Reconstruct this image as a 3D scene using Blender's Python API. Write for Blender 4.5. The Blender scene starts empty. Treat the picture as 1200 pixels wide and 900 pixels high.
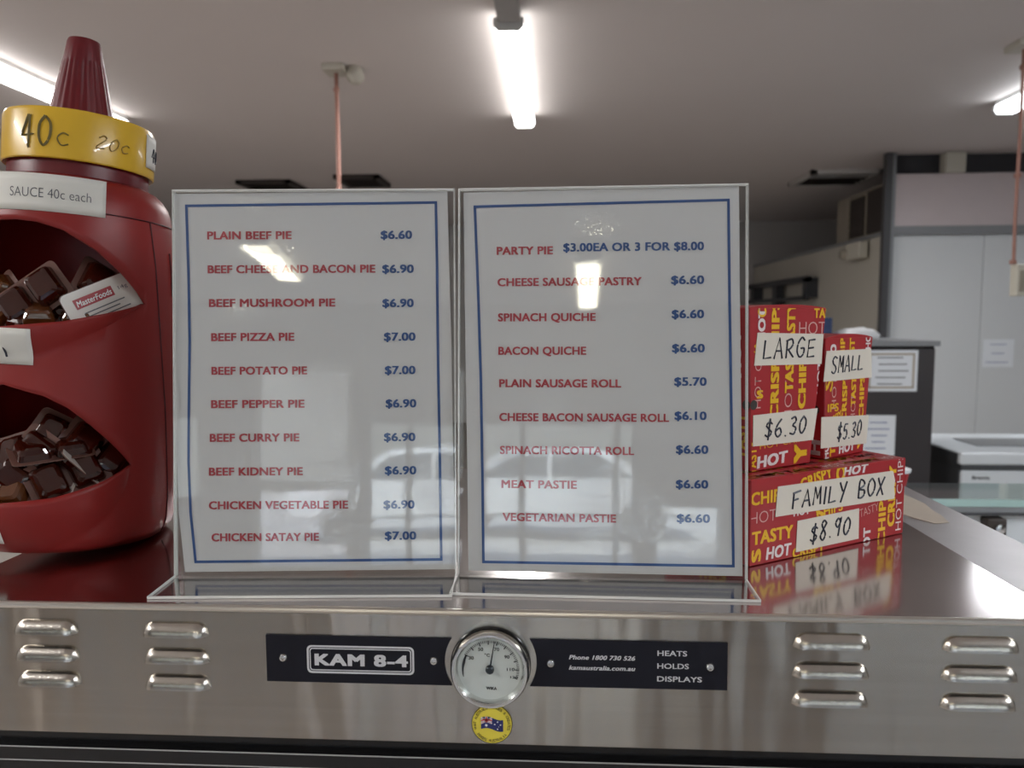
import bpy, bmesh, math, random
from mathutils import Vector, Matrix
PI = math.pi
random.seed(7)
C = bpy.context.scene.collection
scn = bpy.context.scene

# ------------------------------------------------------------------ camera
yaw, pit, roll = math.radians(3.33), math.radians(5.05), math.radians(-.27)
cam_f = Vector((-math.sin(yaw)*math.cos(pit), math.cos(yaw)*math.cos(pit), -math.sin(pit)))
r0 = Vector((math.cos(yaw), math.sin(yaw), 0)); u0 = r0.cross(cam_f)
cam_r = r0*math.cos(roll)+u0*math.sin(roll); cam_u = u0*math.cos(roll)-r0*math.sin(roll)
cd = bpy.data.cameras.new('camera'); cam = bpy.data.objects.new('camera', cd); C.objects.link(cam)
cam.matrix_world = Matrix(((cam_r.x, cam_u.x, -cam_f.x, 0), (cam_r.y, cam_u.y, -cam_f.y, 0),
                           (cam_r.z, cam_u.z, -cam_f.z, 1.455), (0, 0, 0, 1)))
cd.sensor_width = 36; cd.lens = 893/1200*36; cd.clip_start = .02; cd.clip_end = 200
cd.dof.use_dof = True; cd.dof.focus_distance = .6; cd.dof.aperture_fstop = 9.0
scn.camera = cam
# ------------------------------------------------------------------ world, sun, exposure
w = bpy.data.worlds.new('sky'); scn.world = w; w.use_nodes = True
nt = w.node_tree; bg = nt.nodes['Background']
sky = nt.nodes.new('ShaderNodeTexSky'); sky.sky_type = 'NISHITA'; sky.sun_disc = False
sky.sun_elevation = math.radians(52); sky.sun_rotation = math.radians(20)
nt.links.new(sky.outputs[0], bg.inputs[0]); bg.inputs[1].default_value = 1.0
sl = bpy.data.lights.new('sun', 'SUN'); sl.energy = 15; sl.angle = .01; sl.color = (1, .95, .88)
so = bpy.data.objects.new('sun', sl); C.objects.link(so)
so.rotation_euler = (math.radians(-30), 0, math.radians(12))      # shines over the shop roof onto the street
LAMP = 3.8
TUBE_W = 26
scn.view_settings.view_transform = 'Standard'; scn.view_settings.look = 'None'
scn.view_settings.exposure = 0.85; scn.view_settings.gamma = 1; scn.view_settings.use_curve_mapping = False

# ------------------------------------------------------------------ materials
def srgb(r, g, b):
    f = lambda c: (c/255/12.92) if c/255 <= .04045 else ((c/255+.055)/1.055)**2.4
    return (f(r), f(g), f(b), 1)
def mat(name, col, rough=.5, metal=0, coat=0, var=.06, vscale=12, bump=.0, bscale=200, emit=0, spec=.5, stretch=None, coatr=.05):
    m = bpy.data.materials.new(name); m.use_nodes = True; t = m.node_tree; b = t.nodes['Principled BSDF']
    b.inputs['Roughness'].default_value = rough; b.inputs['Metallic'].default_value = metal
    b.inputs['Coat Weight'].default_value = coat; b.inputs['Coat Roughness'].default_value = coatr
    b.inputs['Specular IOR Level'].default_value = spec
    tc = t.nodes.new('ShaderNodeTexCoord'); src = tc.outputs['Object']
    if stretch:
        mp = t.nodes.new('ShaderNodeMapping'); mp.inputs['Scale'].default_value = stretch
        t.links.new(src, mp.inputs[0]); src = mp.outputs[0]
    n = t.nodes.new('ShaderNodeTexNoise'); n.inputs['Scale'].default_value = vscale; n.inputs['Detail'].default_value = 5
    t.links.new(src, n.inputs['Vector'])
    mx = t.nodes.new('ShaderNodeMix'); mx.data_type = 'RGBA'
    mx.inputs[6].default_value = tuple(max(0, c*(1-var)) for c in col[:3])+(1,)
    mx.inputs[7].default_value = tuple(min(1, c*(1+var)) for c in col[:3])+(1,)
    t.links.new(n.outputs['Fac'], mx.inputs[0]); t.links.new(mx.outputs[2], b.inputs['Base Color'])
    if bump:
        n2 = t.nodes.new('ShaderNodeTexNoise'); n2.inputs['Scale'].default_value = bscale; n2.inputs['Detail'].default_value = 3
        t.links.new(src, n2.inputs['Vector'])
        bp = t.nodes.new('ShaderNodeBump'); bp.inputs['Strength'].default_value = bump; bp.inputs['Distance'].default_value = .001
        t.links.new(n2.outputs['Fac'], bp.inputs['Height']); t.links.new(bp.outputs[0], b.inputs['Normal'])
    if emit:
        b.inputs['Emission Color'].default_value = col; b.inputs['Emission Strength'].default_value = emit
    return m
def thin_clear(name, tint=(.97, .98, .98, 1), gloss=1.0, rough=.015, ior=1.49, wav=0):
    """thin clear sheet: straight transmission plus a Fresnel mirror"""
    m = bpy.data.materials.new(name); m.use_nodes = True; t = m.node_tree; t.nodes.clear()
    o = t.nodes.new('ShaderNodeOutputMaterial'); mx = t.nodes.new('ShaderNodeMixShader')
    tr = t.nodes.new('ShaderNodeBsdfTransparent'); tr.inputs[0].default_value = tint
    gl = t.nodes.new('ShaderNodeBsdfGlossy'); gl.inputs[0].default_value = (gloss, gloss, gloss, 1); gl.inputs['Roughness'].default_value = rough
    fr = t.nodes.new('ShaderNodeFresnel'); fr.inputs[0].default_value = ior
    tc = t.nodes.new('ShaderNodeTexCoord'); n = t.nodes.new('ShaderNodeTexNoise'); n.inputs['Scale'].default_value = 9
    t.links.new(tc.outputs['Object'], n.inputs['Vector'])
    if wav:
        bp = t.nodes.new('ShaderNodeBump'); bp.inputs['Strength'].default_value = wav; bp.inputs['Distance'].default_value = .002
        t.links.new(n.outputs['Fac'], bp.inputs['Height']); t.links.new(bp.outputs[0], gl.inputs['Normal'])
    ge = t.nodes.new('ShaderNodeNewGeometry'); sb = t.nodes.new('ShaderNodeMath'); sb.operation = 'SUBTRACT'; sb.inputs[0].default_value = 1
    ml = t.nodes.new('ShaderNodeMath'); ml.operation = 'MULTIPLY'; t.links.new(ge.outputs['Backfacing'], sb.inputs[1]); t.links.new(sb.outputs[0], ml.inputs[0]); t.links.new(fr.outputs[0], ml.inputs[1])
    t.links.new(ml.outputs[0], mx.inputs[0]); t.links.new(tr.outputs[0], mx.inputs[1]); t.links.new(gl.outputs[0], mx.inputs[2])
    t.links.new(mx.outputs[0], o.inputs[0])
    return m
def brushed(name, col, rough, aniso, streak=.12, metal=1.0, smudge=.1):
    m = mat(name, col, rough, metal, var=streak, vscale=3, stretch=(1, 1, 60))
    t = m.node_tree; b = t.nodes['Principled BSDF']
    b.inputs['Anisotropic'].default_value = aniso; b.inputs['Anisotropic Rotation'].default_value = .25
    tg = t.nodes.new('ShaderNodeTangent'); tg.direction_type = 'UV_MAP'; t.links.new(tg.outputs[0], b.inputs['Tangent'])
    tc = t.nodes.new('ShaderNodeTexCoord'); n = t.nodes.new('ShaderNodeTexNoise'); n.inputs['Scale'].default_value = 14; n.inputs['Detail'].default_value = 6
    t.links.new(tc.outputs['Object'], n.inputs['Vector'])
    mr = t.nodes.new('ShaderNodeMapRange'); mr.inputs[1].default_value = .35; mr.inputs[2].default_value = .7
    mp2 = t.nodes.new('ShaderNodeMapping'); mp2.inputs['Scale'].default_value = (11, 1, 2.2); t.links.new(tc.outputs['Object'], mp2.inputs[0])
    n3 = t.nodes.new('ShaderNodeTexNoise'); n3.inputs['Scale'].default_value = 1; n3.inputs['Detail'].default_value = 2.5; t.links.new(mp2.outputs[0], n3.inputs['Vector'])
    bp = t.nodes.new('ShaderNodeBump'); bp.inputs['Strength'].default_value = 1; bp.inputs['Distance'].default_value = .009
    t.links.new(n3.outputs['Fac'], bp.inputs['Height']); t.links.new(bp.outputs[0], b.inputs['Normal'])
    mr.inputs[3].default_value = rough-smudge*.5; mr.inputs[4].default_value = rough+smudge
    t.links.new(n.outputs['Fac'], mr.inputs[0]); t.links.new(mr.outputs[0], b.inputs['Roughness'])
    return m

M = {}
M['ceiling'] = mat('ceiling_paint', (.75, .69, .665, 1), .8, var=.03, vscale=1.2, bump=.1, bscale=60)
M['wall'] = mat('wall_paint', (.52, .50, .49, 1), .7, var=.04)
M['wall_dark'] = mat('wall_dark', (.09, .075, .06, 1), .7, var=.05)
M['floor'] = mat('vinyl_floor', (.27, .24, .22, 1), .45, var=.1, vscale=4)
M['dark'] = mat('dark_void', (.03, .03, .035, 1), .6)
M['asphalt'] = mat('asphalt', (.33, .33, .33, 1), .9, var=.15, vscale=3)
M['facade'] = mat('street_facade', (.10, .10, .09, 1), .8, var=.1, vscale=1)
M['lamp'] = mat('lamp_diffuser', (1, .985, .97, 1), .4, var=0, emit=LAMP)
M['lampcool'] = mat('lamp_diffuser_cool', (.90, .95, 1, 1), .4, var=0, emit=LAMP)
M['lampwarm'] = mat('lamp_diffuser_warm', (1, .92, .72, 1), .4, var=0, emit=LAMP*.7)
M['batten'] = mat('batten_white', (.62, .62, .60, 1), .4)
M['battengrey'] = mat('batten_grey', (.42, .41, .40, 1), .5)
M['steel'] = brushed('brushed_steel', (.46, .42, .37, 1), .22, 1.0, smudge=.02)
M['louvsteel'] = mat('pressed_steel', (.62, .58, .52, 1), .24, 1, var=.12, vscale=90, bump=.15, bscale=500)
M['steeltop'] = mat('top_steel', (.56, .51, .50, 1), .13, 1, var=.12, vscale=16, bump=.015, bscale=40)
M['steelstrip'] = mat('top_steel_worn', (.47, .44, .44, 1), .36, 1, var=.12, vscale=30, bump=.05, bscale=120)
M['edge'] = mat('steel_edge', (.75, .71, .66, 1), .3, 1)
M['black'] = mat('black_plate', (.008, .008, .014, 1), .45, var=.1, vscale=60, spec=.25)
M['blackdoor'] = mat('black_frame', (.010, .010, .011, 1), .22, var=.3, vscale=40)
M['silver'] = mat('silver_print', (.62, .62, .64, 1), .4, var=.02)
M['chrome'] = mat('chrome', (.8, .8, .78, 1), .18, 1)
M['dial'] = mat('dial_white', (.74, .74, .72, 1), .45, var=.02)
M['ink'] = mat('black_ink', (.012, .012, .016, 1), .4, var=0)
M['greyink'] = mat('grey_ink', (.10, .10, .11, 1), .5, var=0)
M['needleblack'] = mat('needle_paint', (.01, .015, .022, 1), .3)
M['yellowstick'] = mat('sticker_yellow', (.80, .66, .06, 1), .35, coat=.4)
M['navy'] = mat('flag_navy', (.012, .018, .13, 1), .35, coat=.4)
M['white'] = mat('print_white', (.82, .82, .80, 1), .4, var=.02)
M['flagred'] = mat('flag_red', (.55, .05, .06, 1), .4)
M['red'] = mat('bottle_red_plastic', (.26, .012, .010, 1), .42, var=.06, vscale=20, bump=.05, bscale=90)
M['redcap'] = mat('nozzle_red_plastic', (.14, .007, .012, 1), .36, var=.05)
M['redgroove'] = mat('groove_red', (.05, .004, .008, 1), .5)
M['yellow'] = mat('ring_yellow_plastic', (.76, .46, .03, 1), .30, var=.05, vscale=30, coat=.3)
M['label'] = mat('paper_label', (.74, .72, .66, 1), .6, var=.02)
M['boxred'] = mat('carton_red', (.40, .016, .022, 1), .42, var=.06, vscale=40, coat=.15)
M['boxyellow'] = mat('carton_yellow', (.82, .48, .015, 1), .42, var=.04)
M['boxwhite'] = mat('carton_white', (.80, .72, .70, 1), .42, var=.03)
M['boxpink'] = mat('carton_thin_pink', (.70, .42, .38, 1), .42, var=.03)
M['kraft'] = mat('carton_kraft', (.36, .26, .17, 1), .8)
M['masking'] = mat('masking_label', (.76, .70, .60, 1), .6, var=.03, vscale=60)
M['marker'] = mat('marker_ink', (.010, .012, .030, 1), .4, var=0)
M['faded'] = mat('faded_marker', (.42, .26, .05, 1), .4, var=.2, vscale=200)
M['pencil'] = mat('marker_on_ring', (.16, .12, .03, 1), .4, var=.2, vscale=200)
M['menured'] = mat('menu_red', (.42, .05, .065, 1), .5, var=.0)
M['menublue'] = mat('menu_blue', (.035, .085, .24, 1), .5, var=.0)
M['foil'] = mat('lid_film', (.66, .62, .56, 1), .3, var=.04, coat=.5)
M['flange'] = mat('flange_plastic', (.15, .075, .06, 1), .18, var=.15, vscale=60, coat=.6)
M['sauce'] = mat('sauce_blister', (.035, .005, .002, 1), .12, var=.3, vscale=60, coat=1)
M['sauceb'] = mat('sauce_blister_brown', (.09, .028, .008, 1), .12, var=.3, vscale=60, coat=1)
M['banner'] = mat('banner_red', (.38, .02, .03, 1), .4)
M['copper'] = mat('copper_pipe', (.36, .18, .14, 1), .45, .3, var=.15, vscale=30)
M['cream'] = mat('outlet_cream', (.58, .55, .47, 1), .5)
M['creampanel'] = mat('coolroom_side', (.56, .53, .46, 1), .5, var=.06, vscale=1.5)
M['coolfront'] = mat('coolroom_front', (.72, .74, .75, 1), .32, var=.03, vscale=1.5)
M['cooltop'] = mat('coolroom_upper', (.62, .54, .54, 1), .45, var=.03)
M['trimgrey'] = mat('grey_trim', (.26, .27, .28, 1), .4)
M['post'] = mat('post_grey', (.07, .07, .075, 1), .4)
M['acdark'] = mat('unit_dark', (.045, .035, .03, 1), .6)
M['accream'] = mat('unit_cream', (.33, .29, .23, 1), .5)
M['bracket'] = mat('bracket_grey', (.05, .052, .06, 1), .4, .4)
M['cabinet'] = mat('dark_cabinet', (.040, .034, .036, 1), .45, var=.15, vscale=6)
M['freezer'] = mat('freezer_white', (.76, .80, .83, 1), .35, var=.03)
M['freezerside'] = mat('freezer_seal', (.07, .075, .08, 1), .5)
M['paper'] = mat('notice_paper', (.86, .89, .93, 1), .6, var=.03)
M['blueink'] = mat('blue_writing', (.20, .24, .42, 1), .6)
M['blue'] = mat('blue_carton', (.02, .045, .14, 1), .5, var=.3, vscale=30)
M['bag'] = mat('white_plastic', (.78, .80, .82, 1), .35, bump=.3, bscale=20)
M['glassedge'] = mat('green_glass_edge', (.42, .60, .57, 1), .15, var=.05, coat=.5)
M['tape'] = mat('beige_tape', (.50, .44, .36, 1), .6, var=.06, vscale=60)
M['vent'] = mat('vent_white', (.62, .60, .57, 1), .5)
M['acrylic'] = thin_clear('clear_acrylic', wav=.02)
M['acrylicedge'] = mat('acrylic_edge', (.80, .80, .77, 1), .2, var=.1, coat=1)
M['pane'] = thin_clear('window_glass', (.9, .93, .92, 1), ior=1.3)
M['greenglass'] = thin_clear('counter_glass', (.82, .90, .89, 1), ior=1.5, rough=.04)
M['carpaint'] = mat('car_white_paint', (.72, .74, .77, 1), .25, coat=1)
M['carglass'] = mat('car_glass', (.05, .07, .09, 1), .08, coat=1)
M['tyre'] = mat('tyre', (.02, .02, .02, 1), .8)
M['signgreen'] = mat('green_sign', (.35, .62, .35, 1), .5)

# laminated sheet: clean gloss with crinkled patches in the laminate
def laminate(name, patches):
    m = mat(name, (.63, .61, .60, 1), .45, coat=1, var=.015, coatr=.025); t = m.node_tree; b = t.nodes['Principled BSDF']
    tc = t.nodes.new('ShaderNodeTexCoord')
    prev = None
    for (x, z, rx, rz) in patches:
        mp = t.nodes.new('ShaderNodeMapping'); mp.vector_type = 'POINT'
        mp.inputs['Location'].default_value = (-x/rx, 0, -z/rz); mp.inputs['Scale'].default_value = (1/rx, 0, 1/rz)
        t.links.new(tc.outputs['Object'], mp.inputs[0])
        ln = t.nodes.new('ShaderNodeVectorMath'); ln.operation = 'LENGTH'; t.links.new(mp.outputs[0], ln.inputs[0])
        mr = t.nodes.new('ShaderNodeMapRange'); mr.inputs[1].default_value = .35; mr.inputs[2].default_value = 1.15; mr.inputs[3].default_value = 1; mr.inputs[4].default_value = 0
        t.links.new(ln.outputs['Value'], mr.inputs[0])
        if prev is None: prev = mr.outputs[0]
        else:
            a = t.nodes.new('ShaderNodeMath'); a.operation = 'MAXIMUM'; t.links.new(prev, a.inputs[0]); t.links.new(mr.outputs[0], a.inputs[1]); prev = a.outputs[0]
    n = t.nodes.new('ShaderNodeTexNoise'); n.inputs['Scale'].default_value = 330; n.inputs['Detail'].default_value = .6
    t.links.new(tc.outputs['Object'], n.inputs['Vector'])
    n2 = t.nodes.new('ShaderNodeTexNoise'); n2.inputs['Scale'].default_value = 14; n2.inputs['Detail'].default_value = 1
    t.links.new(tc.outputs['Object'], n2.inputs['Vector'])
    m0 = t.nodes.new('ShaderNodeMath'); m0.operation = 'MULTIPLY'; m0.inputs[1].default_value = .13; t.links.new(n.outputs['Fac'], m0.inputs[0])
    mu = t.nodes.new('ShaderNodeMath'); mu.operation = 'MULTIPLY'; t.links.new(m0.outputs[0], mu.inputs[0]); t.links.new(prev, mu.inputs[1])
    ad = t.nodes.new('ShaderNodeMath'); ad.operation = 'MULTIPLY_ADD'; ad.inputs[1].default_value = .13
    t.links.new(n2.outputs['Fac'], ad.inputs[0]); t.links.new(mu.outputs[0], ad.inputs[2])
    bp = t.nodes.new('ShaderNodeBump'); bp.inputs['Strength'].default_value = 1; bp.inputs['Distance'].default_value = .0026
    t.links.new(ad.outputs[0], bp.inputs['Height']); t.links.new(bp.outputs[0], b.inputs['Coat Normal'])
    return m

# ------------------------------------------------------------------ mesh helpers
def finish(name, bm, m, parent=None, smooth=False, mw=None):
    me = bpy.data.meshes.new(name); bm.normal_update(); bm.to_mesh(me); bm.free()
    if smooth:
        me.polygons.foreach_set('use_smooth', [True]*len(me.polygons))
        try: me.set_sharp_from_angle(angle=math.radians(smooth if smooth > 1 else 35))
        except Exception: pass
    o = bpy.data.objects.new(name, me); C.objects.link(o)
    if m is not None: me.materials.append(m)
    if parent: o.parent = parent
    if mw is not None: o.matrix_local = mw
    return o
def box(bm, x0, x1, y0, y1, z0, z1, bev=0, T=None):
    b = bmesh.new(); bmesh.ops.create_cube(b, size=1)
    for v in b.verts: v.co = Vector(((x0+x1)/2+v.co.x*(x1-x0), (y0+y1)/2+v.co.y*(y1-y0), (z0+z1)/2+v.co.z*(z1-z0)))
    if bev: bmesh.ops.bevel(b, geom=b.edges[:], offset=bev, segments=2, profile=.5, affect='EDGES')
    add(bm, b, T)
def add(bm, b, T=None):
    if T is not None: bmesh.ops.transform(b, matrix=T, verts=b.verts)
    me = bpy.data.meshes.new('tmp'); b.to_mesh(me); b.free(); bm.from_mesh(me); bpy.data.meshes.remove(me)
def BX(*a, bev=0, T=None):
    bm = bmesh.new(); box(bm, *a, bev=bev, T=T); return bm
def prism(bm, pts, y0, y1, T=None):
    """polygon in x,z extruded along y"""
    b = bmesh.new(); vs = [b.verts.new((p[0], y0, p[1])) for p in pts]; f = b.faces.new(vs)
    r = bmesh.ops.extrude_face_region(b, geom=[f])
    for v in r['geom']:
        if isinstance(v, bmesh.types.BMVert): v.co.y = y1
    bmesh.ops.recalc_face_normals(b, faces=b.faces[:]); add(bm, b, T)
def lathe(bm, prof, n=48, T=None, cap=True):
    b = bmesh.new(); rings = []
    for r, z in prof: rings.append([b.verts.new((r*math.cos(2*PI*i/n), r*math.sin(2*PI*i/n), z)) for i in range(n)])
    for a, c in zip(rings, rings[1:]):
        for i in range(n): b.faces.new((a[i], a[(i+1) % n], c[(i+1) % n], c[i]))
    if cap:
        if prof[0][0] > 1e-6: b.faces.new(rings[0][::-1])
        if prof[-1][0] > 1e-6: b.faces.new(rings[-1])
    bmesh.ops.remove_doubles(b, verts=b.verts[:], dist=1e-6); add(bm, b, T)
def tube(bm, pts, r, n=8, T=None):
    pts = [Vector(p) for p in pts]; b = bmesh.new(); rings = []
    for i, p in enumerate(pts):
        d = (pts[min(i+1, len(pts)-1)]-pts[max(i-1, 0)]).normalized()
        a = d.cross(Vector((0, 0, 1)) if abs(d.z) < .9 else Vector((1, 0, 0))).normalized(); c = d.cross(a)
        rings.append([b.verts.new(p+(a*math.cos(2*PI*k/n)+c*math.sin(2*PI*k/n))*r) for k in range(n)])
    for p, q in zip(rings, rings[1:]):
        for k in range(n): b.faces.new((p[k], p[(k+1) % n], q[(k+1) % n], q[k]))
    b.faces.new(rings[0]); b.faces.new(rings[-1][::-1]); bmesh.ops.recalc_face_normals(b, faces=b.faces[:]); add(bm, b, T)
def disc(bm, cx, cz, y, r, n=40, a0=0, a1=2*PI):
    """flat disc in x,z at depth y, facing -y"""
    vs = [bm.verts.new((cx+r*math.cos(a0+(a1-a0)*i/n), y, cz+r*math.sin(a0+(a1-a0)*i/n))) for i in range(n)]
    bm.faces.new(vs)
def thing(name, label, cat, loc=(0, 0, 0), mat4=None, group=None):
    o = bpy.data.objects.new(name, None); C.objects.link(o); o.empty_display_size = .05
    if mat4 is not None: o.matrix_world = mat4
    else: o.location = loc
    o['label'] = label; o['category'] = cat
    if group: o['group'] = group
    return o
def tag(o, label, cat, group=None):
    o['label'] = label; o['category'] = cat
    if group: o['group'] = group
    return o
def struct(o): o['kind'] = 'structure'; return o
def words(s, bold=0.0, shear=0.0, space=1.0, res=3):
    c = bpy.data.curves.new('t', 'FONT'); c.body = s; c.offset = bold; c.shear = shear; c.space_character = space; c.resolution_u = res
    o = bpy.data.objects.new('t', c); C.objects.link(o); dg = bpy.context.evaluated_depsgraph_get()
    me = bpy.data.meshes.new_from_object(o.evaluated_get(dg)); bpy.data.objects.remove(o); bpy.data.curves.remove(c)
    b = bmesh.new(); b.from_mesh(me); bpy.data.meshes.remove(me)
    xs = [v.co.x for v in b.verts]; ys = [v.co.y for v in b.verts]
    return b, min(xs), max(xs), min(ys), max(ys)
CAPH = .729
def text(bm, s, x0, x1, zc, h, y=0, bold=0.0, shear=0.0, rot=0, T=None, space=1.0):
    """flat lettering in the x,z plane facing -y: from x0 to x1, vertical centre of capitals zc, capital height h"""
    b, a, c, lo, hi = words(s, min(bold, 0), shear, space+max(0, bold)*1.2); e = max(0, bold)
    sx = (x1-x0)/(c-a+2*e); sz = h/(CAPH+1.2*e)
    R = Matrix.Translation(((x0+x1)/2, y, zc)) @ Matrix.Rotation(-rot, 4, 'Y')
    if T is not None: R = T @ R
    src = bpy.data.meshes.new('tmp'); b.to_mesh(src); b.free()
    offs = [(0, 0)] if e == 0 else [(-1, .6), (1, .6), (1, -.6), (-1, -.6), (0, 0)]
    for k, (ox, oz) in enumerate(offs):
        b = bmesh.new(); b.from_mesh(src)
        for v in b.verts: v.co = Vector(((v.co.x-a+e+ox*e)*sx-(x1-x0)/2, -k*1e-6, (v.co.y+oz*e-(CAPH/2))*sz))
        add(bm, b, R)
    bpy.data.meshes.remove(src)
def frame4(o, x, y, z):
    return Matrix(((x[0], y[0], z[0], o[0]), (x[1], y[1], z[1], o[1]), (x[2], y[2], z[2], o[2]), (0, 0, 0, 1)))
# hand-drawn capitals and figures: strokes in a unit box
G = {'L': [[(.1, 1), (.08, .05), (.9, .1)]], 'A': [[(0, 0), (.45, 1), (.95, 0)], [(.15, .38), (.8, .38)]],
 'R': [[(.12, 0), (.1, .95)], [(0, .9), (.6, 1), (.8, .75), (.5, .5), (.12, .45)], [(.3, .45), (.95, .05)]],
 'G': [[(.9, .85), (.55, 1), (.15, .7), (.1, .3), (.45, .02), (.85, .15), (.9, .45), (.5, .45)]],
 'E': [[(.85, .98), (.15, .95), (.12, .05), (.9, .08)], [(.15, .52), (.75, .55)]],
 'S': [[(.9, .9), (.5, 1), (.15, .8), (.3, .58), (.7, .42), (.85, .2), (.5, 0), (.05, .12)]],
 'M': [[(.05, 0), (.15, 1), (.5, .35), (.8, 1), (.95, 0)]], 'F': [[(.15, 0), (.12, .95)], [(0, .9), (.9, 1)], [(.14, .5), (.7, .55)]],
 'I': [[(.5, 1), (.45, 0)]], 'Y': [[(.05, 1), (.5, .5)], [(.95, 1), (.35, -.1)]],
 'B': [[(.12, 0), (.12, 1), (.65, .95), (.75, .72), (.15, .52), (.8, .42), (.85, .15), (.5, 0), (.12, .02)]],
 'O': [[(.5, 1), (.15, .8), (.05, .4), (.4, 0), (.85, .2), (.95, .65), (.5, 1)]],
 'X': [[(.05, 1), (.9, 0)], [(.95, 1), (.05, 0)]],
 '$': [[(.85, .78), (.5, .9), (.15, .72), (.5, .5), (.85, .3), (.5, .08), (.05, .2)], [(.55, 1.1), (.5, -.12)]],
 '6': [[(.75, 1), (.25, .65), (.1, .25), (.45, 0), (.85, .2), (.6, .5), (.15, .35)]], '.': [[(.4, 0), (.5, .05)]],
 '3': [[(.15, .9), (.6, 1), (.8, .75), (.4, .52), (.85, .35), (.65, .02), (.1, .08)]],
 '0': [[(.55, 1), (.15, .7), (.12, .25), (.45, 0), (.85, .3), (.88, .75), (.5, 1)]],
 '5': [[(.85, .98), (.3, .95), (.2, .55), (.65, .6), (.85, .25), (.5, 0), (.1, .1)]],
 '8': [[(.8, .85), (.45, 1), (.2, .78), (.75, .3), (.5, 0), (.12, .2), (.4, .52), (.8, .85)]],
 '9': [[(.8, .8), (.45, 1), (.15, .75), (.45, .5), (.8, .75), (.8, 1), (.65, 0)]],
 '4': [[(.6, 1), (.05, .3), (.95, .35)], [(.7, 1.0), (.6, -.1)]], 'c': [[(.9, .6), (.5, .7), (.1, .4), (.4, .02), (.9, .1)]],
 '2': [[(.1, .8), (.5, 1), (.8, .75), (.1, .05), (.9, .05)]], ' ': []}
def smoothp(P, n=5):
    if len(P) < 3: return P
    out = []
    for i in range(len(P)-1):
        p0 = P[max(i-1, 0)]; p1 = P[i]; p2 = P[i+1]; p3 = P[min(i+2, len(P)-1)]
        for k in range(n):
            t = k/n
            out.append(tuple(.5*((2*p1[j])+(-p0[j]+p2[j])*t+(2*p0[j]-5*p1[j]+4*p2[j]-p3[j])*t*t+(-p0[j]+3*p1[j]-3*p2[j]+p3[j])*t**3) for j in (0, 1)))
    out.append(P[-1]); return out
ROUND = set('SG$63508929OBRc0')
def hand(bm, s, x0, x1, z0, h, r, y=0, T=None, slope=0, wmap=None, jit=0.04, slant=.12):
    rnd = random.Random(s); wof = lambda ch: 1.0 if ch == ' ' else .5 if ch in '.I' else 1
    n = sum(wof(ch) for ch in s); w = (x1-x0)/n; x = x0
    for ch in s:
        cw = w*wof(ch); dz = rnd.uniform(-jit, jit)*h; hh = h*rnd.uniform(.93, 1.07)
        for st in G[ch]:
            P = smoothp(st) if ch in ROUND else st
            pts = []
            for a, b in P:
                px = x+cw*.1+a*cw*.78+b*h*slant; pz = z0+dz+b*hh+(x-x0)*slope
                pts.append(wmap(px, pz) if wmap else Vector((px, y, pz)))
            ribbon(bm, pts, r, T)
        x += cw
def ribbon(bm, pts, r, T=None): tube(bm, pts, r, 6, T)

# ================================================================== THE ROOM
CE = 2.7
struct(finish('floor', BX(-6, 7, -5.8, 10.4, -.1, 0), M['floor']))
struct(finish('ceiling', BX(-6.2, 7.2, -5.95, 10.6, CE, CE+.15), M['ceiling']))
struct(finish('wall_back', BX(-6, 7, 10.4, 10.55, 0, CE), M['wall']))
struct(finish('wall_left', BX(-6.15, -6, -5.8, 10.4, 0, CE), M['wall']))
struct(finish('wall_right', BX(7, 7.15, -5.8, 10.4, 0, CE), M['wall']))
# shop front behind the photographer: openings for a door and windows, the low narrow one added for streaks on the steel
YF = -5.8
bm = bmesh.new()
for a in [(-6, -4.6, 0, CE), (-4.6, -2.4, 0, .9), (-4.6, -2.4, 1.7, CE), (-2.4, -1.95, 0, CE), (-1.95, -1.05, 2.15, CE), (-1.05, -.95, 0, CE),
          (-.95, .50, 0, .06), (-.95, .50, 1.62, CE), (.50, .62, 0, CE), (.62, 1.25, .9, CE), (1.25, 2.1, 0, CE), (2.1, 4.6, 0, .5), (2.1, 4.6, 2.1, CE), (4.6, 7, 0, CE)]:
    box(bm, a[0], a[1], YF-.15, YF, a[2], a[3])
struct(finish('wall_front', bm, M['wall_dark']))
def window(n, x0, x1, z0, z1, mull):
    bm = bmesh.new(); t = .05
    for a in [(x0, x0+t, z0, z1), (x1-t, x1, z0, z1), (x0, x1, z0, z0+t), (x0, x1, z1-t, z1)]: box(bm, a[0], a[1], YF-.1, YF-.04, a[2], a[3])
    for mx_ in mull: box(bm, mx_-.03, mx_+.03, YF-.1, YF-.04, z0, z1)
    f = struct(finish('window_%d' % n, bm, M['post'])); xs = [x0+t]+list(mull)+[x1-t]
    for a, b in zip(xs, xs[1:]): finish('pane', BX(a, b, YF-.075, YF-.069, z0+t, z1-t), M['pane'], f)
window(1, -4.6, -2.4, .9, 1.7, [-3.5]); window(2, -.95, .50, .06, 1.62, [-.55, .30]); window(4, .62, 1.25, .0, .9, []); window(3, 2.1, 4.6, .5, 2.1, [3.3])  # low narrow window is added to put bright streaks on the steel panel
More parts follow.
